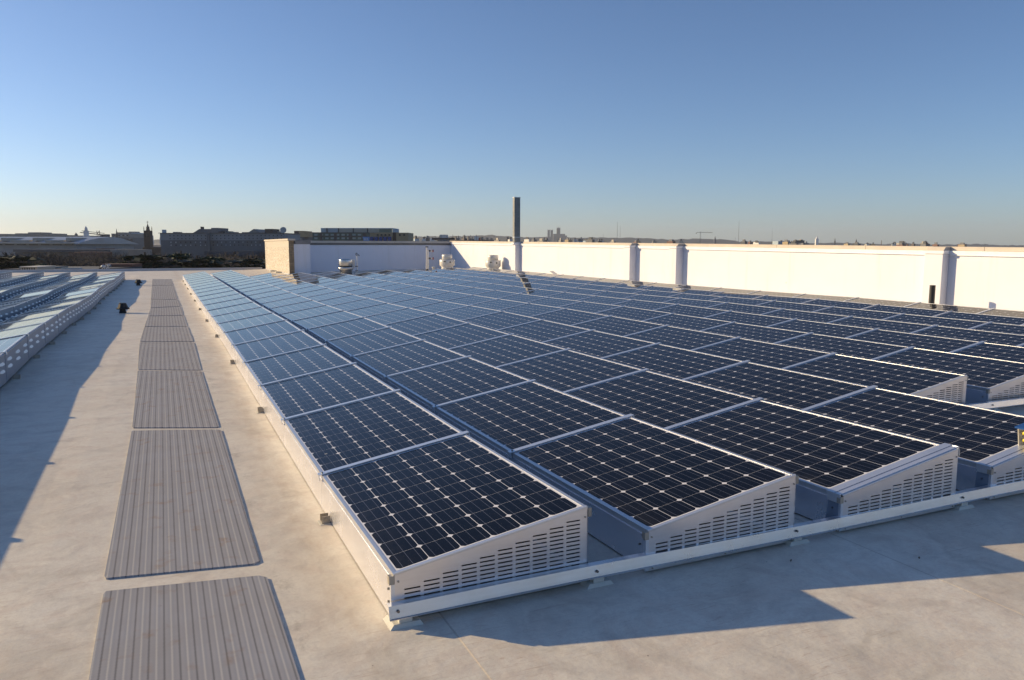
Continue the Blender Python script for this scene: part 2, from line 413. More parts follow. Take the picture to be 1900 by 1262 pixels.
def make_panel(kind):
    """kind: plain | foot | end | endcap | left ; local origin = low front corner on the roof, y runs away"""
    root = empty('solar_panel')
    g = MB()
    fw = .018; cs = (1.0-2*fw)/6.06; csv = (PL-2*fw)/10.10
    pad_u = .03*1.0
    g.quad(sp(fw, fw), sp(1-fw, fw), sp(1-fw, PL-fw), sp(fw, PL-fw),
           uv=[(-.06, -.07), (6.06, -.07), (6.06, 10.07), (-.06, 10.07)])
    g.build('cell_sheet', M['cell'], root)
    f = MB()
    slab(f, 0, fw, 0, PL, -.040, .003); slab(f, 1-fw, 1, 0, PL, -.040, .003)
    slab(f, fw, 1-fw, 0, fw, -.040, .0025); slab(f, fw, 1-fw, PL-fw, PL, -.040, .0025)
    f.build('frame', M['frame'], root, bevel=.0012 if kind.startswith('end') else 0)
    b = MB()      # clamp bar covering the joint to the next module: a shallow channel
    ym = PL+.006
    slab(b, -.016, 1.018, ym-.024, ym+.024, .0065, .0115)
    slab(b, -.022, -.0165, ym-.024, ym+.024, -.03, .0115); slab(b, 1.0185, 1.024, ym-.024, ym+.024, -.03, .0115)
    cb = b.build('clamp_bar', M['bar'], root)
    bt = MB(); c0 = Vector(sp(.006, ym, .0115)); c1 = Vector(sp(.006, ym, .0165)); bt.cyl(c0, c1, .007, n=8)
    bt.build('bolt', M['bolt'], cb)
    s = MB()      # low side skirt
    s.hexa([(-.006, .002, .008), (-.002, .002, .008), (-.002, PL+.010, .008), (-.006, PL+.010, .008)],
           [(.001, .002, .186), (.005, .002, .186), (.005, PL+.010, .186), (.001, PL+.010, .186)])
    s.build('side_skirt', M['skirt'], root)
    x1 = CT+.004; zt = ZL+ST-.045
    if kind == 'left':
        d = MB(); fls = []
        # vertical rear deflector with four oval openings and white ovals painting the light seen through them
        ys = [.0, .30, .42, .72, .84, 1.14, 1.26, PL]
        cols = [(.28, .40), (.70, .82), (1.12, 1.24)]
        cols = [(.12, .36), (.71, .95), (1.30, 1.54)]
        rows = [(.172, .200), (.262, .290)]
        def pc(ya, yb, za, zb):
            d.hexa([(x1, ya, za), (x1+.003, ya, za), (x1+.003, yb, za), (x1, yb, za)], [(x1, ya, zb), (x1+.003, ya, zb), (x1+.003, yb, zb), (x1, yb, zb)])
        cy = .004
        for ya, yb in cols:
            pc(cy, ya, .03, zt+.03); z = .03
            for za, zb in rows:
                pc(ya, yb, z, za); z = zb
            pc(ya, yb, z, zt+.03); cy = yb
        pc(cy, PL+.008, .03, zt+.03)
        for ya, yb in cols:
            for za, zb in rows:
                # added oval hood, coloured white for sunlight showing through the opening
                n = 12; ring = []
                yc = (ya+yb)/2; zc = (za+zb)/2; ry = (yb-ya)/2+.006; rz = (zb-za)/2+.004
                r1 = []; r2 = []
                for i in range(n):
                    t = 2*pi*i/n; cy_ = cos(t); sz = sin(t)
                    cyy = math.copysign(abs(cy_)**.6, cy_); szz = math.copysign(abs(sz)**.7, sz)
                    out = .004+.020*(.5-.5*szz)
                    r1.append((x1+.0035, yc+ry*cyy, zc+rz*szz)); r2.append((x1+out, yc+ry*.86*cyy, zc+rz*.8*szz))
                fs = [(i, (i+1) % n, n+(i+1) % n, n+i) for i in range(n)] + [tuple(range(n, 2*n))]
                fls.append(MB().add(r1+r2, fs))
        d.box(x1-.012, x1+.016, .004, PL+.008, zt+.030, zt+.036)
        d.box(x1+.003, x1+.007, PL-.012, PL+.004, .03, zt+.03)
        de = d.build('rear_deflector', M['deflector'], root)
        for q_ in fls: q_.build('painted_light_oval', M['oval_light_block'], de, smooth=True)
    else:
        d = MB()
        d.hexa([(x1+.004, .002, .018), (x1+.007, .002, .018), (x1+.007, PL+.010, .018), (x1+.004, PL+.010, .018)],
               [(x1, .002, zt+.034), (x1+.003, .002, zt+.034), (x1+.003, PL+.010, zt+.034), (x1, PL+.010, zt+.034)])
        d.build('rear_deflector', M['deflector'], root)
    if kind in ('foot', 'end', 'endcap', 'left'):
        k = MB()
        if kind == 'left': xx, yy, sgn = x1+.02, .30, 1
        else: xx, yy, sgn = -.010, 1.40, -1
        a, c = sorted((xx, xx+sgn*(.075 if kind == 'left' else .050)))
        k.box(a, c, yy-.03, yy+.03, .004, .012)
        k.box(a, c, yy-.030, yy-.026, .012, .050)
        k.box(a, c, yy+.026, yy+.030, .012, .050)
        k.cyl((a+.025, yy-.036, .032), (a+.025, yy-.030, .032), .007, n=8)
        fb = k.build('foot_bracket', M['bracket'], root)
        p = MB(); p.hexa([(a-.02, yy-.05, -.012), (c+.02, yy-.05, -.012), (c+.02, yy+.05, -.012), (a-.02, yy+.05, -.012)],
                         [(a-.012, yy-.045, .004), (c+.012, yy-.045, .004), (c+.012, yy+.045, .004), (a-.012, yy+.045, .004)])
        p.build('rubber_pad', M['pad'], fb)
    if kind.startswith('end'):
        off = 0 if kind == 'end' else -.098
        zb = .006
        ep = plate_slots(.006, CT+.002, zb, ZL-.004, ZL+ST-.004, off-.002)
        po = ep.build('end_plate', M['plate'], root)
        for bx_, by_, bz_ in ((-.0045, off+.06, .07), (-.0045, off+.06, .13)):
            MB().cyl((bx_-.006, by_, bz_), (bx_+.002, by_, bz_), .006, n=8).build('rivet', M['bolt'], root)
        for bx_, bz_ in ((.03, .018), (.50, .018), (CT-.02, .018), (CT-.012, ZL+ST-.05), (.022, ZL-.035)):
            MB().cyl((bx_, off-.010, bz_), (bx_, off-.002, bz_), .0045, n=8).build('rivet', M['bracket'], root)
        # folded top flange and return edges
        e = MB()
        e.hexa([sp(.0, off-.006, -.003), sp(1.0, off-.006, -.003), sp(1.0, off+.004, -.003), sp(.0, off+.004, -.003)],
               [sp(.0, off-.006, .0045), sp(1.0, off-.006, .0045), sp(1.0, off+.004, .0045), sp(.0, off+.004, .0045)])
        e.box(CT-.001, CT+.003, off-.005, off+.03, zb, ZL+ST-.012)
        e.box(-.012, .006, off-.005, off+.012, zb, ZL-.045)
        e.build('top_flange', M['bar'], po)
        MB().box(-.020, .004, off-.008, off+.02, ZL-.045, ZL-.006).build('corner_clip', M['bracket'], root)
        MB().box(CT+.009, CT+.028, off-.0, off+.03, ZL+ST-.055, ZL+ST-.010).build('corner_clip', M['bracket'], root)
        if kind == 'endcap':
            k = MB()
            slab(k, -.016, 1.006, off+.004, -.061, .0055, .0105)
            slab(k, -.016, 1.006, -.056, -.003, .0055, .0135)
            slab(k, -.022, -.0165, off-.004, -.003, -.045, .0135)
            slab(k, 1.0065, 1.012, off-.004, -.003, -.045, .0135)
            slab(k, 0.004, .996, off+.006, -.004, -.004, .005)
            k.build('end_cap', M['bar'], root)
            MB().hexa([(-.022, off-.002, .018), (-.018, off-.002, .018), (-.018, .001, .018), (-.022, .001, .018)],
                      [(.0, off-.002, .176), (.004, off-.002, .176), (.004, .001, .176), (.0, .001, .176)]).build('cap_side', M['deflector'], root)
            MB().box(CT+.004, CT+.008, off+.004, .001, .018, ZL+ST-.05).build('cap_side', M['deflector'], root)
    return root
protos = {k: make_panel(k) for k in ('plain', 'foot', 'end', 'endcap', 'left')}
used = set()
def place_panel(kind, x, y, label, group, rz=0.0, jig=True):
    if kind not in used: o = protos[kind]; used.add(kind)
    else: o = copy_tree(protos[kind])
    za, zb = zr(x+.5, y), zr(x+.5, y+1.68)
    o.location = (x, y, za+(random.uniform(-.0015, .0015) if jig else 0))
    o.rotation_euler = (math.atan2(zb-za, 1.68)+random.uniform(-.0015, .0015), random.uniform(-.0015, .0015), rz)
    tag(o, label, 'solar panel', group)
    return o
ORD = ['zeroth', 'first', 'second', 'third', 'fourth', 'fifth', 'sixth', 'seventh', 'eighth', 'ninth', 'tenth', 'eleventh', 'twelfth', 'thirteenth', 'fourteenth',
       'fifteenth', 'sixteenth', 'seventeenth', 'eighteenth', 'nineteenth', 'twentieth', 'twenty-first', 'twenty-second', 'twenty-third']
PITCH = 1.35763
DX = [.008, -.024, -.029, -.030, .040, .038, .033, .012, .003, -.015, -.035]
DY = [-.118, -.149, -.055, -.046, .054, .055, .046, .043, .039, .043, .087]
START = [0, 0, 0, 0, 1, 1, 1, 1, 1, 1, 1]
END = [22, 23, 20, 20, 20, 19, 20, 20, 20, 21, 21]
for i in range(11):
    for k in range(START[i], END[i]):
        x = i*PITCH+DX[i]; y = k*1.68+DY[i]
        if k == START[i]: kind = 'end' if i in (0, 1, 4, 5) or i > 5 else 'endcap'
        else: kind = 'foot' if k % 2 == 0 else 'plain'
        nk = k-START[i]+1; nf = END[i]-k
        row = 'row nearest the walkway mats' if i == 0 else ('farthest row, beside the white wall' if i == 10 else ORD[i+1]+' row right of the walkway')
        if nk == 1 and i < 6: lab = 'solar panel with slotted end plate, front end of the '+row
        elif nf == 1: lab = 'solar panel at the far end of the '+row
        elif i < 6: lab = 'dark solar panel, '+ORD[nk]+' from the front of the '+row
        else: lab = 'dark solar panel, '+ORD[nf]+' from the far end of the '+row
        place_panel(kind, x, y, lab, 'solar panels in rows right of the walkway')
LX = [-2.66, -3.79, -4.95, -6.12, -7.62]; LN = [23, 17, 12, 9, 4]; LEND = [37.9, 37.5, 38.1, 38.9, 40.3]
for i in range(5):
    for k in range(LN[i]):
        y = LEND[i]-1.68*(k+1)
        x = LX[i]-CT+.0042*(y-7)
        row = 'row nearest the walkway' if i == 0 else ORD[i+1]+' row'
        lab = 'pale solar panel, %s from the far end, %s on its left side' % (ORD[k+1], row)
        place_panel('left', x, y, lab, 'solar panels in rows left of the walkway', rz=-.0042)

# ------------------------------------------------------------------ edge rails and pads
def rail(x0, x1, y, bolts, label, pads):
    root = empty('edge_rail', (x0, y, 0), 0, label, 'rail', 'aluminium rails in front of the panel rows')
    m = MB(); L_ = x1-x0
    n = 14
    for k in range(n):
        a = L_*k/n; b = L_*(k+1)/n
        za, zb = .004*sin(a*1.9), .004*sin(b*1.9)
        m.hexa([(a, 0, .050+za), (b, 0, .050+zb), (b, .003, .050+zb), (a, .003, .050+za)], [(a, .012, .104+za), (b, .012, .104+zb), (b, .015, .104+zb), (a, .015, .104+za)])
        m.hexa([(a, -.010, .046+za), (b, -.010, .046+zb), (b, .003, .046+zb), (a, .003, .046+za)], [(a, -.010, .0495+za), (b, -.010, .0495+zb), (b, .003, .0495+zb), (a, .003, .0495+za)])
        m.hexa([(a, .015, .100+za), (b, .015, .100+zb), (b, .05, .100+zb), (a, .05, .100+za)], [(a, .015, .104+za), (b, .015, .104+zb), (b, .05, .104+zb), (a, .05, .104+za)])
    m.build('rail_profile', M['rail'], root)
    for b in bolts:
        MB().cyl((b-x0, -.004, .080), (b-x0, .010, .080), .0065, n=10).build('bolt', M['bolt'], root)
    for p in pads:
        q = MB(); px = p-x0
        q.hexa([(px-.08, -.02, .002), (px+.08, -.02, .002), (px+.08, .11, .002), (px-.08, .11, .002)], [(px-.055, -.005, .024), (px+.065, -.005, .024), (px+.065, .10, .024), (px-.055, .10, .024)])
        q.box(px-.03, px+.03, .0, .05, .024, .046)
        q.build('support_pad', M['pad'], root)
rail(-.028, 7.2, -.180, [.012, 1.02, 2.32, 3.72, 5.1], 'long aluminium edge rail in front of the nearest panel rows', [.045, 1.03, 2.33, 3.74, 5.1, 6.5])
rail(5.25, 12.0, 1.60, [6.7, 8.0], 'shorter aluminium rail in front of the set-back rows at right', [6.75, 8.1, 9.5])

# clear connector stub on the first row's low side is part of the brackets; electrical box on the cap of row four
bx = empty('junction_box', (4.455, -.045, .2995), 0, 'small open electrical box with yellow connectors and blue lid on panel end cap', 'electrical box')
bx.rotation_euler = (TILT, 0, R(-90)); bx.scale = (.7, .9, 1.0)
m = MB(); m.box(0, .24, .10, .105, 0, .135); m.box(0, .006, 0, .10, 0, .135); m.box(.234, .24, 0, .10, 0, .135); m.box(.006, .234, 0, .10, 0, .006); m.box(.006, .234, .0, .10, .129, .135)
m.build('box_shell', M['ivory'], bx)
MB().box(-.02, .26, -.012, .112, .136, .146).build('lid', M['blue'], bx)
for zz in (.045, .095):
    MB().cyl((.03, .03, zz), (.085, .02, zz+.006), .013, .011, 12).build('connector', M['yellow'], bx)
MB().tube([(.085, .02, .05), (.12, .03, .03), (.16, .03, .06), (.21, .05, .03)], .006).tube([(.085, .02, .10), (.13, .03, .08), (.17, .02, .10), (.22, .05, .07)], .006).build('cable', M['black'], bx)
MB().box(.10, .15, .05, .09, .07, .12).build('terminal_block', M['oval_light_block'], bx)

# ------------------------------------------------------------------ walkway mats
MATS = [((-1.33, 37.96), (-.49, 37.62), (-1.29, 31.75), (-.48, 31.4)), ((-1.29, 31.55), (-.48, 31.2), (-1.23, 22.80), (-.47, 22.48)),
        ((-1.23, 22.62), (-.47, 22.30), (-1.2, 19.30), (-.44, 19.57)), ((-1.2, 19.15), (-.44, 19.40), (-1.22, 16.70), (-.45, 16.52)),
        ((-1.22, 16.55), (-.45, 16.36), (-1.25, 14.07), (-.44, 13.72)), ((-1.25, 13.94), (-.44, 13.58), (-1.27, 11.15), (-.43, 10.78)),
        ((-1.27, 11.03), (-.43, 10.66), (-1.22, 7.93), (-.45, 7.56)), ((-1.22, 7.83), (-.45, 7.46), (-1.18, 4.42), (-.45, 4.11)),
        ((-1.18, 4.29), (-.44, 4.02), (-1.2, .92), (-.46, .79)), ((-1.19, .75), (-.45, .62), (-1.19, -2.4), (-.45, -2.55))]
mat_names = ['farthest walkway mat of the row, at the head of the roof walkway', 'second farthest grey walkway mat, wavy and long', 'third farthest grey walkway mat, short with slanted near edge',
             'fourth farthest grey walkway mat, short with slanted far edge', 'fifth farthest grey walkway mat in the line', 'sixth mat from the far end, middle of the walkway line',
             'fourth nearest grey ribbed walkway mat in the line', 'third nearest grey ribbed mat, above the long full mat', 'second nearest grey ribbed mat, seen whole with rounded corners',
             'nearest grey ribbed mat, cut by the bottom of the photo']
for k, (a, b, c, d) in enumerate(MATS):      # far-left, far-right, near-left, near-right
    cx = (a[0]+b[0]+c[0]+d[0])/4; cy = (a[1]+b[1]+c[1]+d[1])/4
    def P2(s, t):
        return ((1-s)*((1-t)*c[0]+t*a[0])+s*((1-t)*d[0]+t*b[0]), (1-s)*((1-t)*c[1]+t*a[1])+s*((1-t)*d[1]+t*b[1]))
    m = MB(); nt_ = max(6, int((a[1]-c[1])/.25)); ns = 6
    Lm = a[1]-c[1]; ct = .032/Lm; cs_ = .035/.75
    top = []
    for j in range(nt_+1):
        t = j/nt_; tt = t
        row = []
        ins = 0
        if j == 0 or j == nt_: ins = cs_
        for i in range(ns+1):
            s = ins*.3+(1-ins*1.3)*i/ns
            x, y = P2(s, tt)
            row.append((x-cx, y-cy, zr(x, y)+.008+.004*random.random()*(1 if k < 6 else .3)))
        top.append(row)
        if j == 0 or j == nt_-1:   # extra row to form clipped corners
            t2 = t+(ct if j == 0 else 1/nt_-ct)
            row = []
            for i in range(ns+1):
                x, y = P2(i/ns, t2); row.append((x-cx, y-cy, zr(x, y)+.008))
            top.append(row)
    nv = ns+1
    for row in top: m.v += row
    nr = len(top)
    for j in range(nr-1):
        for i in range(ns): m.f.append((j*nv+i, j*nv+i+1, (j+1)*nv+i+1, (j+1)*nv+i))
    # skirt down to the roof
    edge = [i for i in range(nv)]+[j*nv+ns for j in range(1, nr)]+[(nr-1)*nv+i for i in range(ns-1, -1, -1)]+[j*nv for j in range(nr-2, 0, -1)]
    b0 = len(m.v)
    for e in edge: v = m.v[e]; m.v.append((v[0], v[1], v[2]-.03))
    for q in range(len(edge)):
        r_ = (q+1) % len(edge); m.f.append((edge[r_], edge[q], b0+q, b0+r_))
    o = m.build('walkway_mat', M['mat'], loc=(cx, cy, 0)); tag(o, mat_names[k], 'floor mat', 'rubber walkway mats in a line')

# ------------------------------------------------------------------ parapet walls
def topz(y): return 1.58+.008*y
XW = 16.0; YB = 43.2
def right_wall():
    r = empty('parapet_wall', (XW, 18, 0), 0, 'long sunlit white parapet wall with four pilasters and stone coping', 'wall')
    y0, y1 = -8-18, YB+.4-18
    T = lambda y: topz(y+18)
    def strip(mb, xa, xb, dz0, dz1):
        mb.hexa([(xa, y0, T(y0)+dz0), (xb, y0, T(y0)+dz0), (xb, y1, T(y1)+dz0), (xa, y1, T(y1)+dz0)], [(xa, y0, T(y0)+dz1), (xb, y0, T(y0)+dz1), (xb, y1, T(y1)+dz1), (xa, y1, T(y1)+dz1)])
    m = MB(); m.hexa([(0, y0, -.3), (.4, y0, -.3), (.4, y1, -.3), (0, y1, -.3)], [(0, y0, T(y0)-.19), (.4, y0, T(y0)-.19), (.4, y1, T(y1)-.19), (0, y1, T(y1)-.19)])
    m.build('wall_face', M['wall'], r)
    for k in range(9):   # flashing sheets, each its own length with a small lap
        a = y0+(y1-y0)*k/9; b = y0+(y1-y0)*(k+1)/9-.006; e = .002*(k % 2)
        q = MB(); q.hexa([(-.030-e, a, T(a)-.200), (.4, a, T(a)-.200), (.4, b, T(b)-.200), (-.030-e, b, T(b)-.200)], [(-.030-e, a, T(a)-.096), (.4, a, T(a)-.096), (.4, b, T(b)-.096), (-.030-e, b, T(b)-.096)])
        q.hexa([(-.042-e, a, T(a)-.206), (-.028, a, T(a)-.206), (-.028, b, T(b)-.206), (-.042-e, b, T(b)-.206)], [(-.042-e, a, T(a)-.188), (-.028, a, T(a)-.188), (-.028, b, T(b)-.188), (-.042-e, b, T(b)-.188)])
        q.build('flashing', M['flash'], r)
    for k in range(16):
        a = y0+(y1-y0)*k/16; b = y0+(y1-y0)*(k+1)/16-.012
        q = MB(); q.hexa([(.055, a, T(a)-.092), (.44, a, T(a)-.092), (.44, b, T(b)-.092), (.055, b, T(b)-.092)], [(.06, a, T(a)), (.44, a, T(a)), (.44, b, T(b)), (.06, b, T(b))])
        q.build('coping_stone', M['coping'], r)
    for (ya, yb, d) in ((8.915, 9.40, .22), (19.06, 19.50, .30), (22.03, 22.48, .30), (32.72, 33.05, .28)):
        p = MB(); a, b = ya-18, yb-18
        p.hexa([(-d, a, -.1), (-.001, a, -.1), (-.001, b, -.1), (-d, b, -.1)], [(-d, a, T(a)-.17), (-.001, a, T(a)-.17), (-.001, b, T(b)-.17), (-d, b, T(b)-.17)])
        po = p.build('pilaster', M['wall'], r, bevel=.012)
        c = MB(); c.hexa([(-d-.03, a-.03, T(a)-.168), (-.043, a-.03, T(a)-.168), (-.043, b+.03, T(b)-.168), (-d-.03, b+.03, T(b)-.168)],
                         [(-d-.03, a-.03, T(a)-.098), (-.043, a-.03, T(a)-.090), (-.043, b+.03, T(b)-.090), (-d-.03, b+.03, T(b)-.098)])
        c.build('cap_flashing', M['flash'], po)
        s = MB(); s.hexa([(-d+.03, a+.02, T(a)-.095), (.054, a+.02, T(a)-.089), (.054, b-.02, T(b)-.089), (-d+.03, b-.02, T(b)-.095)],
                         [(-d+.10, a+.02, T(a)-.01), (.054, a+.02, T(a)-.003), (.054, b-.02, T(b)-.003), (-d+.10, b-.02, T(b)-.01)])
        s.build('cap_stone', M['coping'], po)
right_wall()
def back_wall():
    r = empty('parapet_wall', (11.3, YB, 0), 0, 'shaded white back parapet wall closing the roof behind the fans', 'wall')
    zt = topz(YB); x0, x1 = 6.76-11.3, XW-11.3-.001
    MB().box(x0, x1, .0, .4, -.3, zt-.27).build('wall_face', M['wall'], r)
    MB().box(x0, x1-.045, -.03, .4, zt-.268, zt-.15).build('flashing', simple('grey_flashing', (.15, .14, .13), .5, .3, .2, 1.5, 'World'), r)
    for k in range(5):
        a = x0+(x1-x0)*k/5
        MB().box(a, a+(x1-x0)/5-.01, -.06, .44, zt-.147, zt-.02).build('coping_stone', M['coping'], r)
back_wall()
def stone_block():
    r = empty('stone_block', (5.55, 40.6, 0), 0, 'sunlit rough stone clad end block of the parapet with white side', 'wall block')
    MB().box(0, .28, 0, 10.7, .06, 1.50).build('stone_face', M['stone'], r)
    MB().box(.002, .28, 0.001, 10.7, 1.502, 1.90).build('header_course', M['header'], r)
    MB().box(-.05, .36, -.05, 10.72, 1.902, 2.0).build('coping_stone', M['coping'], r)
    MB().box(.003, .277, -.004, -.0005, .06, 1.9).build('shaded_stone_return', M['stone_shaded'], r)  # thin sheet carrying the painted shade of the block's near end
    MB().box(.282, 1.21, .30, 10.7, -.3, 1.70).build('white_side', M['wall'], r)
    MB().box(.365, 1.25, .26, 10.72, 1.705, 1.93).build('grey_flashing', simple('dull_flashing', (.22, .21, .21), .5, .3, .2, 1.5, 'World'), r)
    for yy in (3.2, 5.6): MB().box(-.35, -.05, yy-.15, yy+.15, .0, .10).build('curb_foot', M['pad'], r)
    MB().box(-.02, .28, .02, 10.7, -.3, .055).build('base_flashing', M['curb'], r)
stone_block()

# square flue on the parapet
fl = empty('chimney_flue', (15.86, 32.88, 0), 0, 'tall square metal flue rising above the white parapet wall', 'flue')
MB().box(-.165, .165, -.11, .11, 1.80, 4.08).build('flue_shaft', M['flue'], fl, bevel=.01)
MB().box(-.18, .18, -.125, .125, 4.082, 4.11).box(-.178, .178, -.122, .122, 2.05, 2.09).build('flue_collar', M['galv'], fl)
MB().box(-.22, .20, -.16, .16, 1.70, 1.80).build('flue_base', M['flash'], fl)

# roof fans
def fan(x, y, mt, label, metal=False):
    r = empty('roof_fan', (x, y, zr(x, y)), 0, label, 'roof fan', None if metal else 'white roof exhaust fans')
    if metal:
        MB().lathe([(.33, 0), (.33, .26), (.40, .27), (.42, .38), (.38, .42)], 32).build('fan_base', M['galv'], r, smooth=True)
        MB().lathe([(.34, .425), (.34, .46)], 28).build('dark_band', M['black'], r)
        MB().lathe([(.35, .465), (.39, .50), (.39, .82), (.375, .845), (.33, .83), (.33, .70)], 32).build('wind_band', M['galv'], r, smooth=True)
        MB().box(.39, .50, -.06, .06, .35, .80).build('motor_housing', M['fanwhite'], r)
    else:
        MB().box(-.42, .42, -.42, .42, 0, .22).build('curb', M['curb'], r)
        MB().lathe([(.33, .222), (.31, .30), (.31, .34), (.42, .44), (.42, .74), (.41, .75), (.30, .755)], 36).build('fan_housing', mt, r, smooth=True)
        MB().lathe([(.285, .757), (.285, 1.02), (.26, 1.04), (.25, 1.0)], 32).build('fan_cap', mt, r, smooth=True)
        MB().lathe([(.295, .90), (.295, .915)], 32).build('band', M['galv'], r)
        sw = MB()
        for ax, ay, ww, z0, z1 in ((-.24, -.345, .085, .63, .68), (.03, -.418, .03, .58, .66)): sw.box(ax-ww, ax+ww, ay-.02, ay+.03, z0, z1)
        sw.build('vent_slot', M['black'], r)
        br = MB()
        for t in (.3, 2.2, 4.1, 5.4): br.cyl((.44*cos(t), .44*sin(t), .50), (.44*cos(t), .44*sin(t), .80), .012, n=6); br.cyl((.40*cos(t), .40*sin(t), .50), (.44*cos(t), .44*sin(t), .50), .012, n=6)
        br.build('brace', M['galv'], r)
    return r
fan(8.25, 38.6, M['galv'], 'galvanised round roof fan in the shade of the back wall', True)
fan(13.6, 37.2, M['fanwhite'], 'left of the two white roof fans, in front of the shadow edge')
fan(15.45, 35.0, M['fanwhite'], 'right of the two white roof fans, close to the square flue')

def hose_pole(x, y):
    r = empty('hook_pole', (x, y, zr(x, y)), 0, 'thin steel pole with curled black hook beside the metal fan', 'pole')
    MB().cyl((0, 0, 0), (0, 0, 1.02), .022, n=8).build('pole', M['galv'], r)
    pts = [(0.0, 0, 1.02), (-.05, 0, 1.06), (-.06, 0, 1.12), (-.02, 0, 1.16), (.03, 0, 1.13)]
    pts2 = [(0, 0, 1.03), (.05, 0, 1.07), (.11, 0, 1.06), (.13, 0, 1.0)]
    MB().tube(pts, .02).tube(pts2, .02).build('hook', M['blackpipe'], r)
    MB().box(-.10, .04, -.03, .03, .42, .46).box(-.10, .02, -.03, .03, .20, .23).build('clamp', M['black'], r)
    MB().box(-.15, .15, -.12, .12, 0, .07).build('base_block', M['pad'], r)
hose_pole(8.80, 38.3)
def lamp_mast(x, y):
    r = empty('lamp_mast', (x, y, zr(x, y)), 0, 'double white mast carrying two red fronted lamps by the back wall', 'mast')
    MB().cyl((0, 0, 0), (.03, 0, 1.42), .030, n=12).build('pole', M['fanwhite'], r)
    MB().cyl((.10, .02, 0), (.12, .02, 1.30), .035, n=12).build('conduit', M['galv'], r)
    MB().cyl((.04, 0, 1.42), (.04, 0, 1.47), .09, n=12).build('pole_cap', M['black'], r)
    MB().cyl((.04, 0, -.02), (.04, 0, .20), .12, .06, n=12).build('base_boot', M['black'], r)
    for z in (1.22, .80):
        MB().cyl((.16, 0, z), (.24, -.02, z), .025, n=8).box(.20, .24, -.05, .05, z-.05, z+.05).build('lamp_arm', M['black'], r)
        MB().cyl((.24, -.01, z), (.36, -.04, z), .035, .06, n=14).build('lamp_body', M['fanwhite'], r)
        MB().cyl((.36, -.04, z), (.42, -.06, z), .075, .07, n=14).build('lamp_guard', M['red'], r)
lamp_mast(12.75, 38.3)
o = MB().cyl((0, 0, -.1), (0, 0, .78), .062, n=18).build('vent_pipe', M['blackpipe'], loc=(15.1, 8.62, 0)); tag(o, 'short black plastic vent pipe standing before the nearest wall pilaster', 'vent pipe')
o = MB().hexa([(-.05, -.5, 0), (.25, -.5, 0), (.25, .5, 0), (-.05, .5, 0)], [(.1, -.45, .03), (.25, -.45, .03), (.25, .42, .30), (.05, .42, .28)]).build('scupper_cover', M['curb'], loc=(15.74, 28.6, .16)); tag(o, 'small wedge shaped grey scupper cover at the white wall foot', 'scupper cover')
o = MB().lathe([(.05, 0), (.05, .34), (.09, .35), (.09, .40), (.03, .42)], 14).build('vent_stub', M['pad'], loc=(12.4, 36.0, zr(12.4, 36))); tag(o, 'small pale vent stub between the panel rows near the lamp mast', 'vent stub')

# dead leaves blown onto the roof
for px_, py_, nm in ((2.10, -.36, 'dead brown leaf lying in the shade below the second panel end'), (2.75, -.62, 'thin dead leaf at the shadow edge below the third panel end')):
    lf = MB(); pts = [(0, 0, .002), (.012, .006, .005), (.026, .007, .003), (.040, 0, .006), (.026, -.006, .007), (.012, -.005, .005)]
    lf.add(pts+[(a, b, c+.001) for a, b, c in pts], [(0, 1, 2, 3, 4, 5), (11, 10, 9, 8, 7, 6)]+[(i, (i+1) % 6, 6+(i+1) % 6, 6+i) for i in range(6)])
    o = lf.build('dead_leaf', simple('dry_leaf', (.17, .12, .08), .8), loc=(px_, py_, zr(px_, py_))); o.rotation_euler = (0, 0, .7); o.scale = (.75, .75, .75); tag(o, nm, 'leaf')
# black roof vents by the walkway
def roof_vent(x, y, s, label, two):
    r = empty('roof_vent', (x, y, zr(x, y)), 0, label, 'roof vent', 'black roof vents beside the walkway')
    MB().hexa([(-.11*s, -.10*s, 0), (.10*s, -.10*s, 0), (.10*s, .10*s, 0), (-.11*s, .10*s, 0)], [(-.09*s, -.08*s, .12*s), (.07*s, -.08*s, .12*s), (.07*s, .08*s, .12*s), (-.09*s, .08*s, .12*s)]).build('vent_base', M['black'], r)
    z = .122*s
    MB().lathe([(.19*s, z), (.20*s, z+.02), (.15*s, z+.05), (.11*s, z+.14), (.09*s, z+.15)], 9).build('vent_cap', M['black'], r)
    MB().box(-.115*s, -.05*s, -.03, .03, z+.152, z+.17).build('cap_tab', M['pad'], r)
roof_vent(-1.80, 17.9, .78, 'nearer black roof vent lying at the shadow edge left of mats', True)
roof_vent(-1.80, 32.0, .78, 'farther black roof vent at the shadow edge left of mats', False)

# ------------------------------------------------------------------ city: placed at real distances (D = metres ahead of the camera)
GZ = -18.0
def ray(px, py): return _R*((px-950)/FPX) + _U*(-(py-631)/FPX) + _F
def at(px, py, D): return CAM + ray(px, py)*D
def zat(px, py, D): return at(px, py, D).z
g = MB(); NR = 48; rad = [0, 200, 800, 2500, 5550]
g.v.append((0, 0, GZ))
for r_ in rad[1:]:
    for i in range(NR): g.v.append((r_*cos(2*pi*i/NR), r_*sin(2*pi*i/NR), GZ))
for i in range(NR): g.f.append((0, 1+i, 1+(i+1) % NR))
for k in range(len(rad)-2):
    for i in range(NR): a = 1+k*NR; g.f.append((a+i, a+NR+i, a+NR+(i+1) % NR, a+(i+1) % NR))
gm = NT('city_ground'); _f = gm.noise(.02, 6, .6, gm.world()); _f2 = gm.noise(.3, 5, .6, gm.world())
gm = gm.set(col=gm.mix(gm.ramp(_f, (.4, .6)), (.055, .050, .040), (.10, .085, .065)), rough=.95)
tag(g.build('ground', gm), kind='structure')

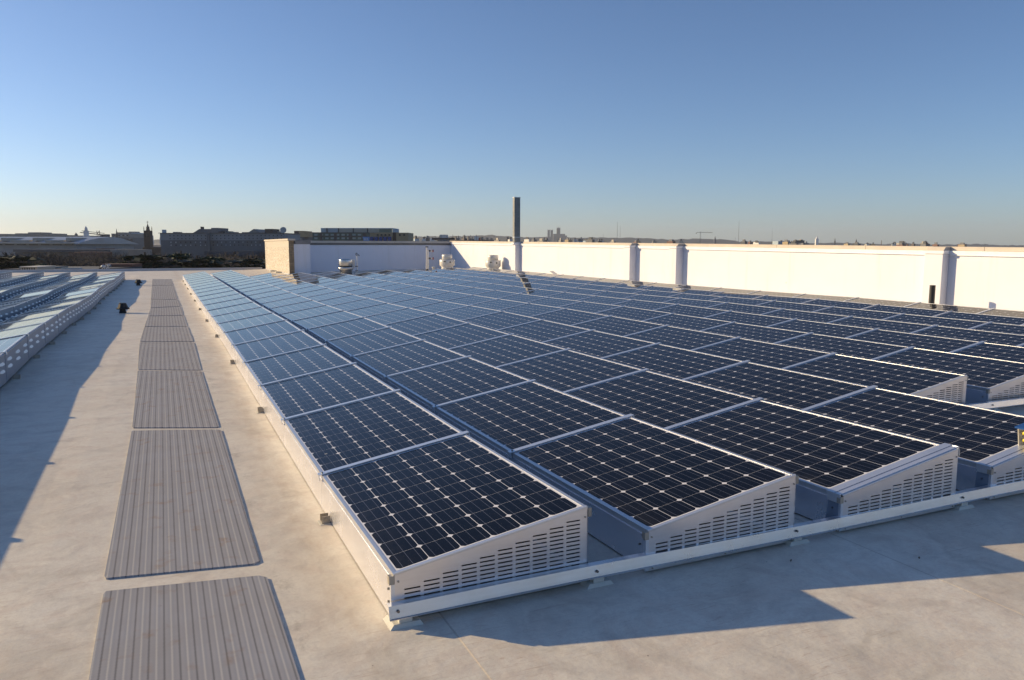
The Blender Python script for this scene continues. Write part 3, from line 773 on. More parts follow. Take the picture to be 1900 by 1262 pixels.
def cityblock(name, label, cat, px0, px1, pyt, D, depth, mat, rot=0.0, group=None):
    """an Empty on the ground with local x to the right; returns root, width, height and a px,py -> local converter"""
    pc = at((px0+px1)/2, pyt, D); rz = -YAW+rot
    r = empty(name, (pc.x, pc.y, GZ), rz, label, cat, group)
    s = D/FPX
    W = (px1-px0)*s; H = pc.z-GZ
    def L(px, py): return ((px-(px0+px1)/2)*s, zat(px, py, D)-GZ)
    return r, W, H, L
def lbox(L, px0, px1, py0, py1, y0, y1, m=None):
    m = m or MB(); xa, zt = L(px0, py0); xb, zb = L(px1, py1)
    zt = max(L(px0, py0)[1], L(px1, py0)[1])
    return m.box(xa, xb, y0, y1, zb, zt)
GB = 560  # any pixel row well below ground contact, clipped with max(0)
def gbox(L, px0, px1, py0, y0, y1):
    xa, zt = L(px0, py0); xb, _ = L(px1, py0)
    return MB().box(xa, xb, y0, y1, 0, zt)
def windows(root, L, px0, px1, nx, rowsy, hpx, wpx, mat, y, rnd=None):
    first = {}
    for ry in rowsy:
        for i in range(nx):
            cx = px0+(px1-px0)*(i+.5)/nx
            xa, za = L(cx-wpx/2, ry); xb, zb = L(cx+wpx/2, ry+hpx)
            mt = mat if rnd is None or random.random() > rnd[0] else rnd[1]
            if mt.name not in first:
                m = MB().box(0, xb-xa, -.12, .1, 0, za-zb)
                o = m.build('window', mt, root, loc=(xa, y, zb)); first[mt.name] = o
            else:
                o = first[mt.name].copy(); COL.objects.link(o); o.location = (xa, y, zb)
Bm = lambda name, col, var=.15, rough=.8, metal=0: simple(name, col, rough, metal, var, .15, 'World')
C_ = dict(towerstone=Bm('pale_tower_stone', (.66, .66, .66)), tan=Bm('tan_brick', (.150, .152, .162)), dk=Bm('dark_brick', (.10, .08, .075)), grey=Bm('grey_stone', (.26, .25, .235)), lime=Bm('limestone', (.40, .37, .32)),
          dkgrey=Bm('dark_grey_roof', (.07, .075, .085)), steel=Bm('shed_roof_steel', (.30, .33, .38), .15, .45, .5), shedwall=Bm('shed_wall', (.30, .31, .33)),
          glassdk=simple('dark_window_glass', (.02, .023, .028), .15, 0, .2), glasslt=simple('pale_window_blind', (.50, .52, .52), .4, 0, .2),
          red=Bm('red_brick', (.15, .075, .055)), white=Bm('white_render', (.75, .73, .70), .06), green=simple('green_curtain_glass', (.075, .135, .125), .18, 0, .3, .1, 'World'),
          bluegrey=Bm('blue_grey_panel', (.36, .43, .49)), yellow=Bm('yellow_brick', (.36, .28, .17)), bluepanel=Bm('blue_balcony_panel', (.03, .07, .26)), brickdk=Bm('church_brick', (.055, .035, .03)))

# the long train-shed like hall at far left
r, W, H, L = cityblock('market_hall', 'long low hall with curved steel roof at the far left', 'hall', -60, 146, 452, 330, 50, None)
gbox(L, -60, 142, 452, 0, 50).build('wall', C_['shedwall'], r)
rf = MB(); xa, zw = L(-60, 451.9); xb, _ = L(142, 451.9); _, zt = L(40, 438.5)
prof = [(-2, zw-.2), (-1.9, zw+.25), (4, zw+(zt-zw)*.38), (9, zw+(zt-zw)*.62), (16, zw+(zt-zw)*.86), (25, zt), (34, zw+(zt-zw)*.86), (52, zw-.2)]
n_ = len(prof); rf.v = [(xa-1, p[0], p[1]) for p in prof]+[(xb+2, p[0], p[1]) for p in prof]
rf.f = [(i, i+1, n_+i+1, n_+i) for i in range(n_-1)]+[tuple(range(n_-1, -1, -1)), tuple(range(n_, 2*n_))]
ro = rf.build('roof', C_['steel'], r)
for p0 in (-2, 57, 119): lbox(L, p0, p0+10, 441.0, 447, 1.5, 14).build('skylight', C_['lime'], ro)
for p0, p1 in ((-30, -6), (18, 52), (82, 116)): lbox(L, p0, p1, 445.6, 449, .5, 5).build('skylight', C_['lime'], ro)
lbox(L, -60, 142, 450.6, 452.8, -2.3, -1.8).build('gutter', C_['lime'], r)
for k in range(9): lbox(L, -56+k*22, -40+k*22, 453.2, 455.0, -.2, .0).build('window', C_['glassdk'], r)
r, W, H, L = cityblock('annex', 'low dark slate roofed annex before the curved hall', 'building', 28, 208, 463.5, 300, 12, None)
gbox(L, 28, 208, 468, 0, 14).build('wall', C_['dkgrey'], r)
lbox(L, 26, 210, 463.0, 467.9, -.6, 15).build('roof', simple('slate_blue_roof', (.05, .06, .08), .6), r)
for (p0, p1, py, D, lab, mt) in ((28, 93, 433, 520, 'flat roofed grey building with raised middle behind the curved hall', 'grey'), (-20, 14, 434, 480, 'grey block at the far left photo edge behind the hall', 'grey')):
    r, W, H, L = cityblock('office_block', lab, 'building', p0, p1, py, D, 20, None)
    gbox(L, p0, p1, py, 0, 20).build('wall', C_[mt], r)
    if p0 > 0:
        lbox(L, 45, 70, 431, py-.02, 4, 16).build('penthouse', C_[mt], r); lbox(L, 80, 93, 435.5, 438, 21, 30).build('wing', C_[mt], r)
# tan block + small dome
r, W, H, L = cityblock('domed_building', 'pale building with a small dark dome behind the curved hall', 'building', 112, 158, 437, 560, 30, None)
gbox(L, 112, 158, 437, 0, 30).build('wall', C_['lime'], r)
xa, zb = L(127, 437); ds = 560/FPX
MB().lathe([(3.2*ds, zb+.02), (3.0*ds, zb+1.2*ds), (2.2*ds, zb+3*ds), (1*ds, zb+4.2*ds), (.3*ds, zb+5.6*ds), (0.01, zb+6.2*ds)], 14, (xa, 10)).build('dome', C_['dkgrey'], r, smooth=True)
# white stepped clock tower
r, W, H, L = cityblock('domed_tower', 'slender stepped stone tower with rounded dome top at left skyline', 'tower', 155, 166, 441, 420, 8, None)
ds = 420/FPX; z0 = L(160, 470)[1]; f_ = lambda py: L(160, py)[1]
MB().box(-6.5*ds, 6.5*ds, -5*ds, 5*ds, 0, f_(448)).build('tower_base', C_['towerstone'], r)
MB().box(-4.8*ds, 4.8*ds, -4*ds, 4*ds, f_(448)+.01, f_(437)).build('tower_shaft', C_['towerstone'], r)
MB().box(-3.4*ds, 3.4*ds, -3*ds, 3*ds, f_(437)+.01, f_(428)).build('belfry', C_['towerstone'], r)
MB().lathe([(2.8*ds, f_(428)+.01), (2.9*ds, f_(426)), (2.3*ds, f_(423)), (1.0*ds, f_(421)), (.2*ds, f_(419.6))], 12).build('dome', C_['towerstone'], r, smooth=True)
windows(r, L, 155.5, 165.5, 2, (441, 445), 2, 1.4, C_['glassdk'], -4*ds-.1)
# brick block with tanks
r, W, H, L = cityblock('brick_block', 'dark brick block with pale windows and roof tanks beside the domed tower', 'building', 163, 200, 443.5, 380, 25, None)
gbox(L, 163, 200, 443.5, 0, 25).build('wall', C_['dk'], r)
windows(r, L, 164, 199, 6, (446, 450, 455), 2.4, 1.8, C_['glasslt'], -.15, (.25, C_['glassdk']))
for a, b, t in ((176.5, 180.5, 436), (182.5, 187, 434.5)): lbox(L, a, b, t, 443.4, 5, 9).build('roof_tank', C_['dkgrey'], r)
# tower crane 1
def crane(px, pyb, pyt, j0, j1, D, label, jy=None):
    b_ = at(px, pyb, D); r = empty('tower_crane', (b_.x, b_.y, GZ), -YAW, label, 'crane'); s = D/FPX; ht = zat(px, pyt, D)-GZ
    m = MB(); w_ = .8
    for sx_ in (-w_, w_): m.box(sx_-.12, sx_+.12, -.12, .12, 0, ht)
    k = 0
    while k*2 < ht-2: m.hexa([(-w_, -.08, 2*k), (-w_+.25, -.08, 2*k), (-w_+.25, .08, 2*k), (-w_, .08, 2*k)], [(w_-.25, -.08, 2*k+2), (w_, -.08, 2*k+2), (w_, .08, 2*k+2), (w_-.25, .08, 2*k+2)]); k += 1
    m.build('mast', C_['dkgrey'], r)
    jz0, jz1 = jy if jy else (0, 0)
    xa, xb = (j0-px)*s, (j1-px)*s
    j = MB(); j.cyl((xa, 0, ht-2-jz0*s), (xb, 0, ht-2-jz1*s), .28, n=5); j.cyl((xa*.9, 0, ht-1-jz0*s), (xb*.9, 0, ht-1-jz1*s), .18, n=5)
    j.build('jib', C_['dkgrey'], r)
    MB().box(xb-1.5, xb, -.8, .8, ht-4-jz1*s, ht-2-jz1*s).build('counterweight', C_['grey'], r)
crane(183.5, 450, 428, 150, 196, 470, 'thin tower crane with long jib on the left skyline', (-2.5, 2.0))
crane(1299, 455, 430, 1322, 1292, 1500, 'pale tower crane standing above the wall at right of centre')
# spire and stepped office cluster
r, W, H, L = cityblock('church_spire', 'thin church spire between the brick block and the stepped offices', 'church', 209, 217, 440, 450, 8, None)
gbox(L, 209, 217, 443, 0, 5).build('tower_shaft', C_['tan'], r); xa, zb = L(213, 443)
MB().lathe([(1.4*.32*2, zb), (.05, L(213, 424)[1])], 6, (0, 2.5)).build('spire', C_['dkgrey'], r)
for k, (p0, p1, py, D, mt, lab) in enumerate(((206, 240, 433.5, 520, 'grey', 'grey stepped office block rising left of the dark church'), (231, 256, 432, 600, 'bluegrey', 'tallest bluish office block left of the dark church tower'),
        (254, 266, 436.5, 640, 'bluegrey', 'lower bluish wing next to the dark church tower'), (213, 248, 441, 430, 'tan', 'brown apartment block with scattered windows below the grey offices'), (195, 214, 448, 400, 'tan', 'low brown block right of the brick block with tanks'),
        (205, 236, 463.5, 260, 'grey', 'small pale low building among the bare trees'), (296, 303, 441, 700, 'bluegrey', 'distant bluish sliver of building between church and hotel'), (164, 200, 462.5, 330, 'red', 'low red brick building with pale parapet among bare trees'), (128, 152, 468.5, 240, 'red', 'small low brick house with light roof among trees'))):
    r, W, H, L = cityblock('city_block', lab, 'building', p0, p1, py, D, 20, None, rot=.05*(k % 3-1))
    gbox(L, p0, p1, py, 0, 20).build('wall', C_[mt], r)
    lbox(L, p0+2, p0+(p1-p0)*.5, py-2.5 if k < 2 else py-1.2, py-.02, 5, 14).build('penthouse', C_['grey' if k < 5 else mt], r)
    if k < 5: windows(r, L, p0+1, p1-1, max(3, int((p1-p0)/4)), [py+2.5+i*4 for i in range(4 if k in (1, 0, 3) else 3)], 1.8, 1.6, C_['glassdk'], -.15, (.3, C_['glasslt']))
# dark church
r, W, H, L = cityblock('church', 'dark brick church tower with pointed spire and corner pinnacles', 'church', 267.5, 281.5, 428, 330, 8, None)
ds = 330/FPX; f_ = lambda py: L(274.5, py)[1]
MB().box(-5.6*ds, 5.6*ds, -5.6*ds, 5.6*ds, 0, f_(428)).build('tower', C_['brickdk'], r)
MB().lathe([(4.0*ds, f_(428)+.02), (2.2*ds, f_(422)), (.15*ds, f_(414))], 8).build('spire', C_['dkgrey'], r)
MB().cyl((0, 0, f_(414)), (0, 0, f_(410.5)), .12, n=4).box(-.5, .5, -.06, .06, f_(412.5), f_(412)).build('cross', C_['dkgrey'], r)
for sx_ in (-1, 1):
    for sy_ in (-1, 1): MB().lathe([(.7*ds, f_(428)+.01), (.7*ds, f_(424)), (.05, f_(420))], 4, (sx_*5.0*ds, sy_*5.0*ds)).build('pinnacle', C_['brickdk'], r)
for sx_ in (-2.4, 2.4): MB().box(sx_*ds-.35, sx_*ds+.35, -5.6*ds-.12, -5.6*ds-.01, f_(440), f_(433)).build('belfry_window', C_['glassdk'], r)
nv = gbox(L, 265, 297, 459, -5.6*ds+.3, 20); nv.build('nave', C_['brickdk'], r)
MB().hexa([(L(265, 459)[0], -1.2, f_(459)), (L(297, 459)[0], -1.2, f_(459)), (L(297, 459)[0], 18, f_(459)), (L(265, 459)[0], 18, f_(459))], [(L(267, 455)[0], 8, f_(454.5)), (L(296, 455)[0], 8, f_(454.5)), (L(296, 455)[0], 9, f_(454.5)), (L(267, 455)[0], 9, f_(454.5))]).build('roof', C_['dkgrey'], r)
# the big hotel
r, W, H, L = cityblock('hotel', 'wide seven storey hotel with pale upper band and dark brick below', 'hotel', 297, 490, 434, 250, 18, None)
def seg(px0, px1, pyt, pyb, y0, y1, nm, mt, rt=None): lbox(L, px0, px1, pyt, pyb, y0, y1).build(nm, mt, rt or r)
xa, zt = L(297.5, 434); xb, _ = L(528, 430.5); zm = L(400, 446)[1]
MB().box(xa, xb, 0, 18, 0, zm).build('lower_wall', C_['tan'], r)
MB().box(xa-.1, xb+.1, -.12, 18.1, zm+.01, L(400, 433.2)[1]).build('upper_band', Bm('pale_upper_brick', (.30, .30, .31)), r)
MB().box(xa-.5, xb+.4, -.5, 18.3, L(400, 433.2)[1]+.01, L(400, 432.3)[1]).build('cornice', C_['tan'], r)
seg(386, 390.5, 433, 470, -1.2, -.13, 'pilaster', C_['tan'])
windows(r, L, 312, 385, 10, (436.5, 442), 1.9, 1.3, C_['glassdk'], -.13)
windows(r, L, 391, 526, 18, (436.3, 441.6), 1.9, 1.3, C_['glassdk'], -.13)
windows(r, L, 312, 385, 8, (448.5, 454), 2.4, 1.5, C_['glasslt'], -.02, (.35, C_['glassdk']))
windows(r, L, 391, 486, 12, (448.3, 453.8), 2.2, 1.3, C_['glasslt'], -.02, (.55, C_['glassdk']))
pz = MB(); x0_, zb_ = L(348, 432.4); x1_, _ = L(361, 432.4); x2_, zt_ = L(399, 424.6); 
pz.add([(x0_, 4, zb_), (x1_, 4, zt_), (x1_, 14, zt_), (x0_, 14, zb_), (x1_, 4, zb_), (x1_, 14, zb_)], [(0, 4, 1), (3, 2, 5), (0, 1, 2, 3), (1, 4, 5, 2)])
pz.box(x1_, L(386, 425)[0], 4, 14, zb_, zt_); po = pz.build('penthouse', C_['tan'], r)
seg(361, 363.4, 420, 425, 5, 7, 'chimney', C_['dk'], po)
seg(385.5, 399, 422.6, 432.5, 3, 12, 'stair_tower', C_['tan'])
seg(399, 406.5, 429, 432.5, 3, 9, 'plant_room', C_['dk'])
for a, b, t in ((311, 319, 430), (420, 427, 430), (441, 446, 430.4), (449, 456, 430.4), (409, 412, 428.6), (413.5, 417, 428.6), (508, 513, 429)): seg(a, b, t, 432.5, 4, 8, 'rooftop_unit', C_['grey'])
gz = MB(); a0 = L(457, 432.4); a1 = L(482, 432.4); a2 = L(469, 424.8)
gz.add([(a0[0], 1, a0[1]), (a1[0], 1, a1[1]), (a2[0], 1, a2[1]), (a0[0], 16, a0[1]), (a1[0], 16, a1[1]), (a2[0], 16, a2[1])], [(0, 1, 2), (5, 4, 3), (0, 2, 5, 3), (1, 4, 5, 2), (0, 3, 4, 1)])
gz.build('gable', C_['grey'], r)
seg(486, 502, 424.5, 432.5, 3, 10, 'lift_house', C_['dk'])
seg(295.6, 299, 426, 433, 2, 4, 'roof_tank', C_['bluegrey'])
seg(398, 450, 466, 472, -9, -1.3, 'porch_roof', simple('blue_slate_roof', (.05, .065, .09), .6)); seg(454, 487, 465.5, 474, -9, -1.3, 'porch_roof', simple('blue_slate_roof_b', (.05, .065, .09), .6))
MB().cyl((L(522, 430)[0], 2, L(522, 431)[1]), (L(522.5, 430)[0], 2, L(522.5, 425)[1]), .1, n=6).cyl((L(523, 427)[0], 1.4, L(522, 427)[1]), (L(523, 427)[0], 1.9, L(522, 426.4)[1]), 1.0, n=12).build('satellite_dish', C_['bluegrey'], r)
# beige block and green glass offices
r, W, H, L = cityblock('beige_block', 'small beige block with balcony between hotel and glass offices', 'building', 534, 562, 440, 300, 14, None)
gbox(L, 534, 562, 440, 0, 14).build('wall', C_['tan'], r)
seg(538, 556, 428, 439.9, 6, 12, 'plant_room', C_['dk']); seg(552, 570, 429, 439.9, 2, 8, 'upper_storey', C_['yellow'])
windows(r, L, 535, 561, 5, (442,), 3, 2, C_['lime'], -.15)
r, W, H, L = cityblock('glass_offices', 'long green glass office building with pale blue rooftop storey', 'office building', 566, 700, 432, 330, 30, None)
gbox(L, 566, 700, 432.2, 0, 30).build('wall', C_['green'], r)
seg(587, 724, 422.6, 432.1, 8, 26, 'rooftop_storey', C_['bluegrey'])
seg(622, 700, 424, 431, 7.6, 7.95, 'pale_cladding', C_['lime'])
for a in (598, 620, 648, 675): seg(a, a+2, 423, 432, 7.4, 7.9, 'pier', C_['dkgrey'])
seg(700, 724, 424.2, 432.3, 5, 7.5, 'green_end', C_['green'])
seg(564, 702, 438, 439.2, -.5, -.05, 'floor_band', C_['dkgrey']); seg(564, 702, 431.4, 432.6, -.5, -.05, 'floor_band', C_['dkgrey'])
for k in range(5): seg(566+k*27, 571+k*27, 433, 450, -.35, -.06, 'pier', C_['dkgrey'])
windows(r, L, 571, 672, 10, (434, 440.5), 3.4, 6, simple('reflecting_pane', (.24, .34, .36), .12), -.08)
r, W, H, L = cityblock('yellow_apartments', 'yellow brick apartments with blue balcony panels beside the glass offices', 'building', 686, 757, 430.5, 290, 16, None)
gbox(L, 686, 728, 431.5, 0, 16).build('wall', C_['yellow'], r)
gbox(L, 735, 757, 431.8, 0, 16).build('end_wall', C_['yellow'], r)
gbox(L, 728.1, 734.9, 431, 1.5, 15).build('recessed_wall', C_['dkgrey'], r)
windows(r, L, 697, 726, 4, (434.5,), 3.6, 3.2, C_['glassdk'], -.15); windows(r, L, 738, 754, 2, (434,), 4, 3, C_['glassdk'], -.15)
for k in range(5): seg(687+k*8.3, 693+k*8.3, 439.5, 447, -1.2, -.2, 'balcony_panel', C_['bluepanel'])
seg(686, 695, 430, 432, -.5, 3, 'cornice', C_['lime'])
o = MB(); pc = at(679, 443, 285); r = empty('roof_sign', (pc.x, pc.y, GZ), -YAW, 'blue and white sloping sign panel at the foot of the glass offices', 'sign')
z1 = zat(679, 439.5, 285)-GZ; z0 = zat(679, 447, 285)-GZ
MB().hexa([(-.9, 0, z0), (1.2, 0, z0), (1.2, .4, z0), (-.9, .4, z0)], [(-1.3, 0, z1), (1.3, 0, z1), (1.3, .4, z1), (-1.3, .4, z1)]).build('sign_panel', simple('sign_blue', (.16, .32, .62), .5), r)
for k in range(3): MB().box(-.7+k*.55, -.5+k*.55, -.06, -.01, z0+.3, z1-.5).build('stripe', C_['white'], r)
MB().box(-.3, .3, .42, .7, 0, z0+.6).build('post', C_['dkgrey'], r)

# ---- far ridge with woods, blue with distance
def ridge(name, label, D, pts, mat, seed):
    random.seed(seed); m = MB(); n = 420
    px0, px1 = pts[0][0], pts[-1][0]; lo = []; 
    for i in range(n+1):
        px = px0+(px1-px0)*i/n; py = interp(px, [p[0] for p in pts], [p[1] for p in pts])
        py += random.uniform(-.9, .9)+.8*sin(i*.35+seed)
        a = at(px, py, D); b = at(px, py+30, D*.93)
        back = at(px, py, D*1.25)
        m.v += [(b.x, b.y, GZ-1), (a.x*.97+b.x*.03, a.y*.97+b.y*.03, a.z*.55+GZ*.45), (a.x, a.y, a.z), (back.x, back.y, GZ-1)]
    for i in range(n):
        k = i*4
        for j in range(3): m.f.append((k+j, k+4+j, k+5+j, k+1+j))
    o = m.build(name, mat); tag(o, kind='structure'); return o
hm = NT('wooded_hill'); f1 = hm.noise(.035, 8, .75, hm.world()); f2 = hm.noise(.008, 4, .6, hm.world())
hm = hm.set(col=hm.mix(hm.ramp(f1, (.42, .6)), (.035, .037, .035), (.085, .080, .072)), rough=1.0)
ridge('hills', '', 4200, [(-400, 447), (300, 445), (560, 445), (700, 444), (765, 440), (800, 439.5), (850, 437.5), (900, 437), (960, 439), (1010, 440), (1060, 441), (1110, 440), (1150, 441.5), (1250, 443.5), (1340, 444.5), (1380, 448), (1500, 450.5), (1700, 453), (2100, 456), (2600, 457)], hm, 3)

# far-off landmarks beyond the parapet
r, W, H, L = cityblock('cathedral', 'distant grey cathedral with twin west towers and taller central tower', 'cathedral', 1014, 1052, 432, 3600, 60, None)
cm = Bm('cathedral_stone', (.13, .14, .155), .1)
for a, b in ((1016, 1020.4), (1021.6, 1026)):
    t = gbox(L, a, b, 427, 0, 12).build('west_tower', cm, r)
    for q in (a+.4, b-.4):
        xx, zz = L(q, 427); MB().lathe([(1.1, zz+.05), (.1, zz+6)], 4, (xx, 3)).build('pinnacle', cm, t)
gbox(L, 1027, 1049, 434, 14, 40).build('nave', cm, r); gbox(L, 1049.1, 1052.5, 437, 14, 40).build('apse', cm, r)
t = gbox(L, 1033.5, 1040, 423, 18, 36).build('central_tower', cm, r)
for q in (1034, 1036.7, 1039.5):
    xx, zz = L(q, 423); MB().lathe([(1.3, zz+.05), (.1, zz+8)], 4, (xx, 20)).build('pinnacle', cm, t)
def mast(px, pyt, pyb, D, wd, label, mt='dkgrey'):
    b_ = at(px, pyb, D); r = empty('radio_mast', (b_.x, b_.y, GZ), -YAW, label, 'radio mast'); ht = zat(px, pyt, D)-GZ
    m = MB(); m.cyl((0, 0, 0), (0, 0, ht), wd, wd*.35, 5); m.build('mast', C_[mt], r)
mast(1145, 412, 445, 3400, 1.5, 'tall radio mast on the ridge right of the cathedral'); mast(1150.5, 419, 445, 3500, 1.0, 'shorter radio mast just right of the tall one')
mast(1370, 410, 450, 3400, 1.2, 'tall thin radio mast right of the tower crane'); mast(1364, 440, 450, 3300, 1.0, 'stubby radio mast beside the tall thin one'); mast(1432, 424, 452, 3400, .8, 'faint radio mast left of the low flat halls')
mast(1119, 434, 445, 3000, 1.0, 'short stub mast left of the tall radio mast'); mast(1635, 446, 456, 1800, 1.6, 'small reddish lattice tower near the nearest pilaster', 'red')
def far_tower(px, pyt, D, wpx, mt, label, kind='church'):
    b_ = at(px, pyt, D); r = empty('far_'+kind, (b_.x, b_.y, GZ), -YAW, label, kind); s = D/FPX; h = zat(px, pyt, D)-GZ; w_ = wpx*s/2
    MB().box(-w_, w_, -w_, w_, 0, h-6*s).build('tower', C_[mt], r)
    MB().lathe([(w_*.95, h-6*s+.05), (w_*.85, h-4.5*s), (w_*.3, h-2*s), (.05, h)], 8).build('spire', C_[mt], r)
far_tower(1516, 437.5, 1900, 5, 'white', 'distant white tower with narrow top on the right skyline', 'tower'); far_tower(1327, 438, 1500, 3.2, 'tan', 'small brown steeple right of the tower crane')
far_tower(1549.5, 441, 1700, 1.8, 'dkgrey', 'thin dark steeple right of the white tower'); far_tower(1589, 443, 1600, 3.2, 'dk', 'stubby dark red steeple farther right of the white tower')
# billboard
r, W, H, L = cityblock('billboard', 'white and red billboard above the sunlit wall left of the flue', 'billboard', 879, 893, 438, 420, 2, None)
seg(880, 888, 438.5, 446.5, 0, .4, 'white_panel', C_['white']); seg(888.2, 891.5, 441, 449, 0, .4, 'red_panel', Bm('sign_red', (.35, .05, .04)))
seg(884, 885, 446.6, 455, .1, .3, 'post', C_['dkgrey']); MB().box(L(884, 0)[0], L(885, 0)[0], .1, .3, 0, L(884, 454)[1]).build('post', C_['dkgrey'], r)
# skyline houses and low blocks: individual, small, lit from the left
random.seed(21)
specs = []
for (p0, p1, pa, pb, D0, D1, cnt) in ((762, 812, 441, 446, 700, 1200, 9), (826, 950, 441, 446, 600, 1300, 22), (968, 1120, 443, 447, 800, 1500, 22), (1130, 1300, 446, 448, 900, 1600, 8), (1380, 1420, 447, 450, 900, 1500, 6), (1435, 1505, 447, 451, 800, 1400, 10), (1575, 1625, 451, 453, 900, 1500, 6), (1655, 1745, 449.5, 454, 700, 1200, 14), (1790, 1800, 452.5, 455, 900, 1200, 2)):
    for _ in range(cnt): specs.append((random.uniform(p0, p1), random.uniform(pa+.8, pb+.8), random.uniform(D0, D1)))
pal = ['white', 'lime', 'grey', 'yellow', 'dk', 'tan', 'bluegrey', 'red', 'dkgrey']
desc = {'white': 'small white', 'lime': 'small cream', 'grey': 'small grey', 'yellow': 'small yellowish', 'dk': 'small dark brown', 'tan': 'small tan', 'bluegrey': 'small bluish', 'red': 'small red brick', 'dkgrey': 'small dark grey'}
houses = {}
for px, py, D in specs:
    c = random.choice(pal); wpx = random.uniform(2.5, 8); s = D/FPX
    if c not in houses:
        r = empty('far_house', (0, 0, 0)); MB().box(-.5, .5, 0, 1, 0, 1).build('wall', C_[c], r); MB().box(-.3, .1, .2, .7, 1.001, 1.10).build('roof_room', C_[random.choice(['dkgrey', 'lime', 'tan'])], r); houses[c] = r
    else: r = copy_tree(houses[c])
    b_ = at(px, py, D); r.location = (b_.x, b_.y, GZ); r.rotation_euler = (0, 0, -YAW+random.uniform(-.5, .5)); r.scale = (wpx*s, 12, b_.z-GZ)
    tag(r, desc[c]+' block in the distant city above the white wall', 'building', desc[c]+' blocks on the distant skyline')
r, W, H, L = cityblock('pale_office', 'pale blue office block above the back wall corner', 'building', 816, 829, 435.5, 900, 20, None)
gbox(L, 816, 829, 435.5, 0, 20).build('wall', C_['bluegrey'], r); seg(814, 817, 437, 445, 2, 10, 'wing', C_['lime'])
r, W, H, L = cityblock('dark_station', 'long low dark roof structure above the back wall corner', 'building', 800, 905, 443, 260, 6, None)
gbox(L, 812, 905, 446, 0, 6).build('wall', C_['dkgrey'], r); seg(801, 842, 441.5, 445, 1, 5, 'roof', C_['dk'])
for k in range(9): seg(806+k*11, 806.6+k*11, 436+random.uniform(-1, 3), 446, 2, 2.1, 'pole', C_['dkgrey'])
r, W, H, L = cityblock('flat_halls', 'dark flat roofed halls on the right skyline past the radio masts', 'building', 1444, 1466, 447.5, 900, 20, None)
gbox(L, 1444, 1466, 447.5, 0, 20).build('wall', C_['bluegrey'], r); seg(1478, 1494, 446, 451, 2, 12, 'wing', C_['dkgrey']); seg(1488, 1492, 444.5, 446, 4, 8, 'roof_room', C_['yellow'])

# ------------------------------------------------------------------ trees below the roof edge
def bare_tree(seed, mat):
    random.seed(seed); r = empty('bare_tree'); tr = MB(); tw = MB(); H = 15.0
    def grow(p, d, l, rad, lev):
        q = p+d*l
        (tr if lev < 2 else tw).cyl(p, q, rad, rad*.62, 6 if lev < 2 else 3, caps=False)
        if lev >= 5: return
        nb = 4 if lev < 3 else 4
        for k in range(nb):
            t = random.uniform(.45, 1.0) if lev else random.uniform(.55, 1)
            ax = Vector((random.gauss(0, 1), random.gauss(0, 1), random.gauss(0, .5))).normalized()
            nd = (d+ax*random.uniform(.55, .95)+Vector((0, 0, .18))).normalized()
            grow(p+d*l*t, nd, l*random.uniform(.55, .78), max(.030, rad*.5), lev+1)
    grow(Vector((0, 0, 0)), Vector((random.uniform(-.05, .05), random.uniform(-.05, .05), 1)).normalized(), H*.36, .26, 0)
    mz = max(v[2] for v in tw.v)/15.0
    for q_ in (tr, tw): q_.v = [(v[0]/mz, v[1]/mz, v[2]/mz) for v in q_.v]
    tr.build('trunk', M['bark'], r); tw.build('crown', mat, r)
    return r
def conifer(seed, mat, wide, H=15.0):
    random.seed(seed); r = empty('evergreen_tree')
    MB().cyl((0, 0, 0), (0, 0, H*.97), .26, .04, 8).build('trunk', M['bark'], r)
    c = MB(); lv = 20
    for i in range(lv):
        z = H*(.14+.83*i/lv); rad = wide*(1-(i/lv)**1.15)+.35; nb = 9
        for k in range(nb):
            a = 2*pi*(k+random.random()*.8)/nb; ln = rad*random.uniform(.6, 1.12); droop = random.uniform(-.10, .12)*ln
            for s in range(int(9+ln*7)):
                t = random.uniform(.12, 1); x = ln*t
                p = Vector((cos(a)*x, sin(a)*x, z+droop*t+.12*sin(t*3)+random.uniform(-.14, .10)))+Vector((random.gauss(0, .16), random.gauss(0, .16), 0))*(.4+t)
                u = Vector((cos(a)+random.gauss(0, .5), sin(a)+random.gauss(0, .5), random.gauss(.15, .45))).normalized()*random.uniform(.40, .80)
                v = Vector((-sin(a), cos(a), random.gauss(0, 1.1))).normalized()*random.uniform(.13, .26)
                c.add([p-v, p+u*.5, p+v, p+u*-.4], [(0, 1, 2, 3)])
    c.build('crown', mat, r); return r
bt = [bare_tree(11, M['twig']), bare_tree(12, M['twig2']), bare_tree(15, M['twig'])]
ct_ = [conifer(31, M['needle'], 3.4), conifer(32, M['needle2'], 4.4)]
usedt = set()
def put_tree(pr_, px, pyt, D, label, cat, group, wide=1.0):
    if pr_.name not in usedt: usedt.add(pr_.name); o = pr_
    else: o = copy_tree(pr_)
    b_ = at(px, pyt, D); h = b_.z-GZ
    o.location = (b_.x, b_.y, GZ); s = h/15.0*(1.0 if cat != 'tree' or 'evergreen' in label else 1.0)
    o.scale = (s*wide, s*wide, s); o.rotation_euler = (0, 0, random.uniform(0, 6.28))
    tag(o, label, cat, group)
random.seed(99)
rows = [(240, 466, 44), (180, 469, 36), (130, 474, 30), (100, 482, 22)]
for D, py, cnt in rows:
    for k in range(cnt):
        px = -30+(560 if D < 200 else 530)*(k+random.uniform(.1, .9))/cnt
        if px > 500: continue
        put_tree(random.choice(bt), px, py+random.uniform(-3, 5), D*random.uniform(.92, 1.1), 'bare brown winter tree standing beyond the far roof edge', 'tree', 'bare winter trees beyond the roof edge', random.uniform(.9, 1.3))
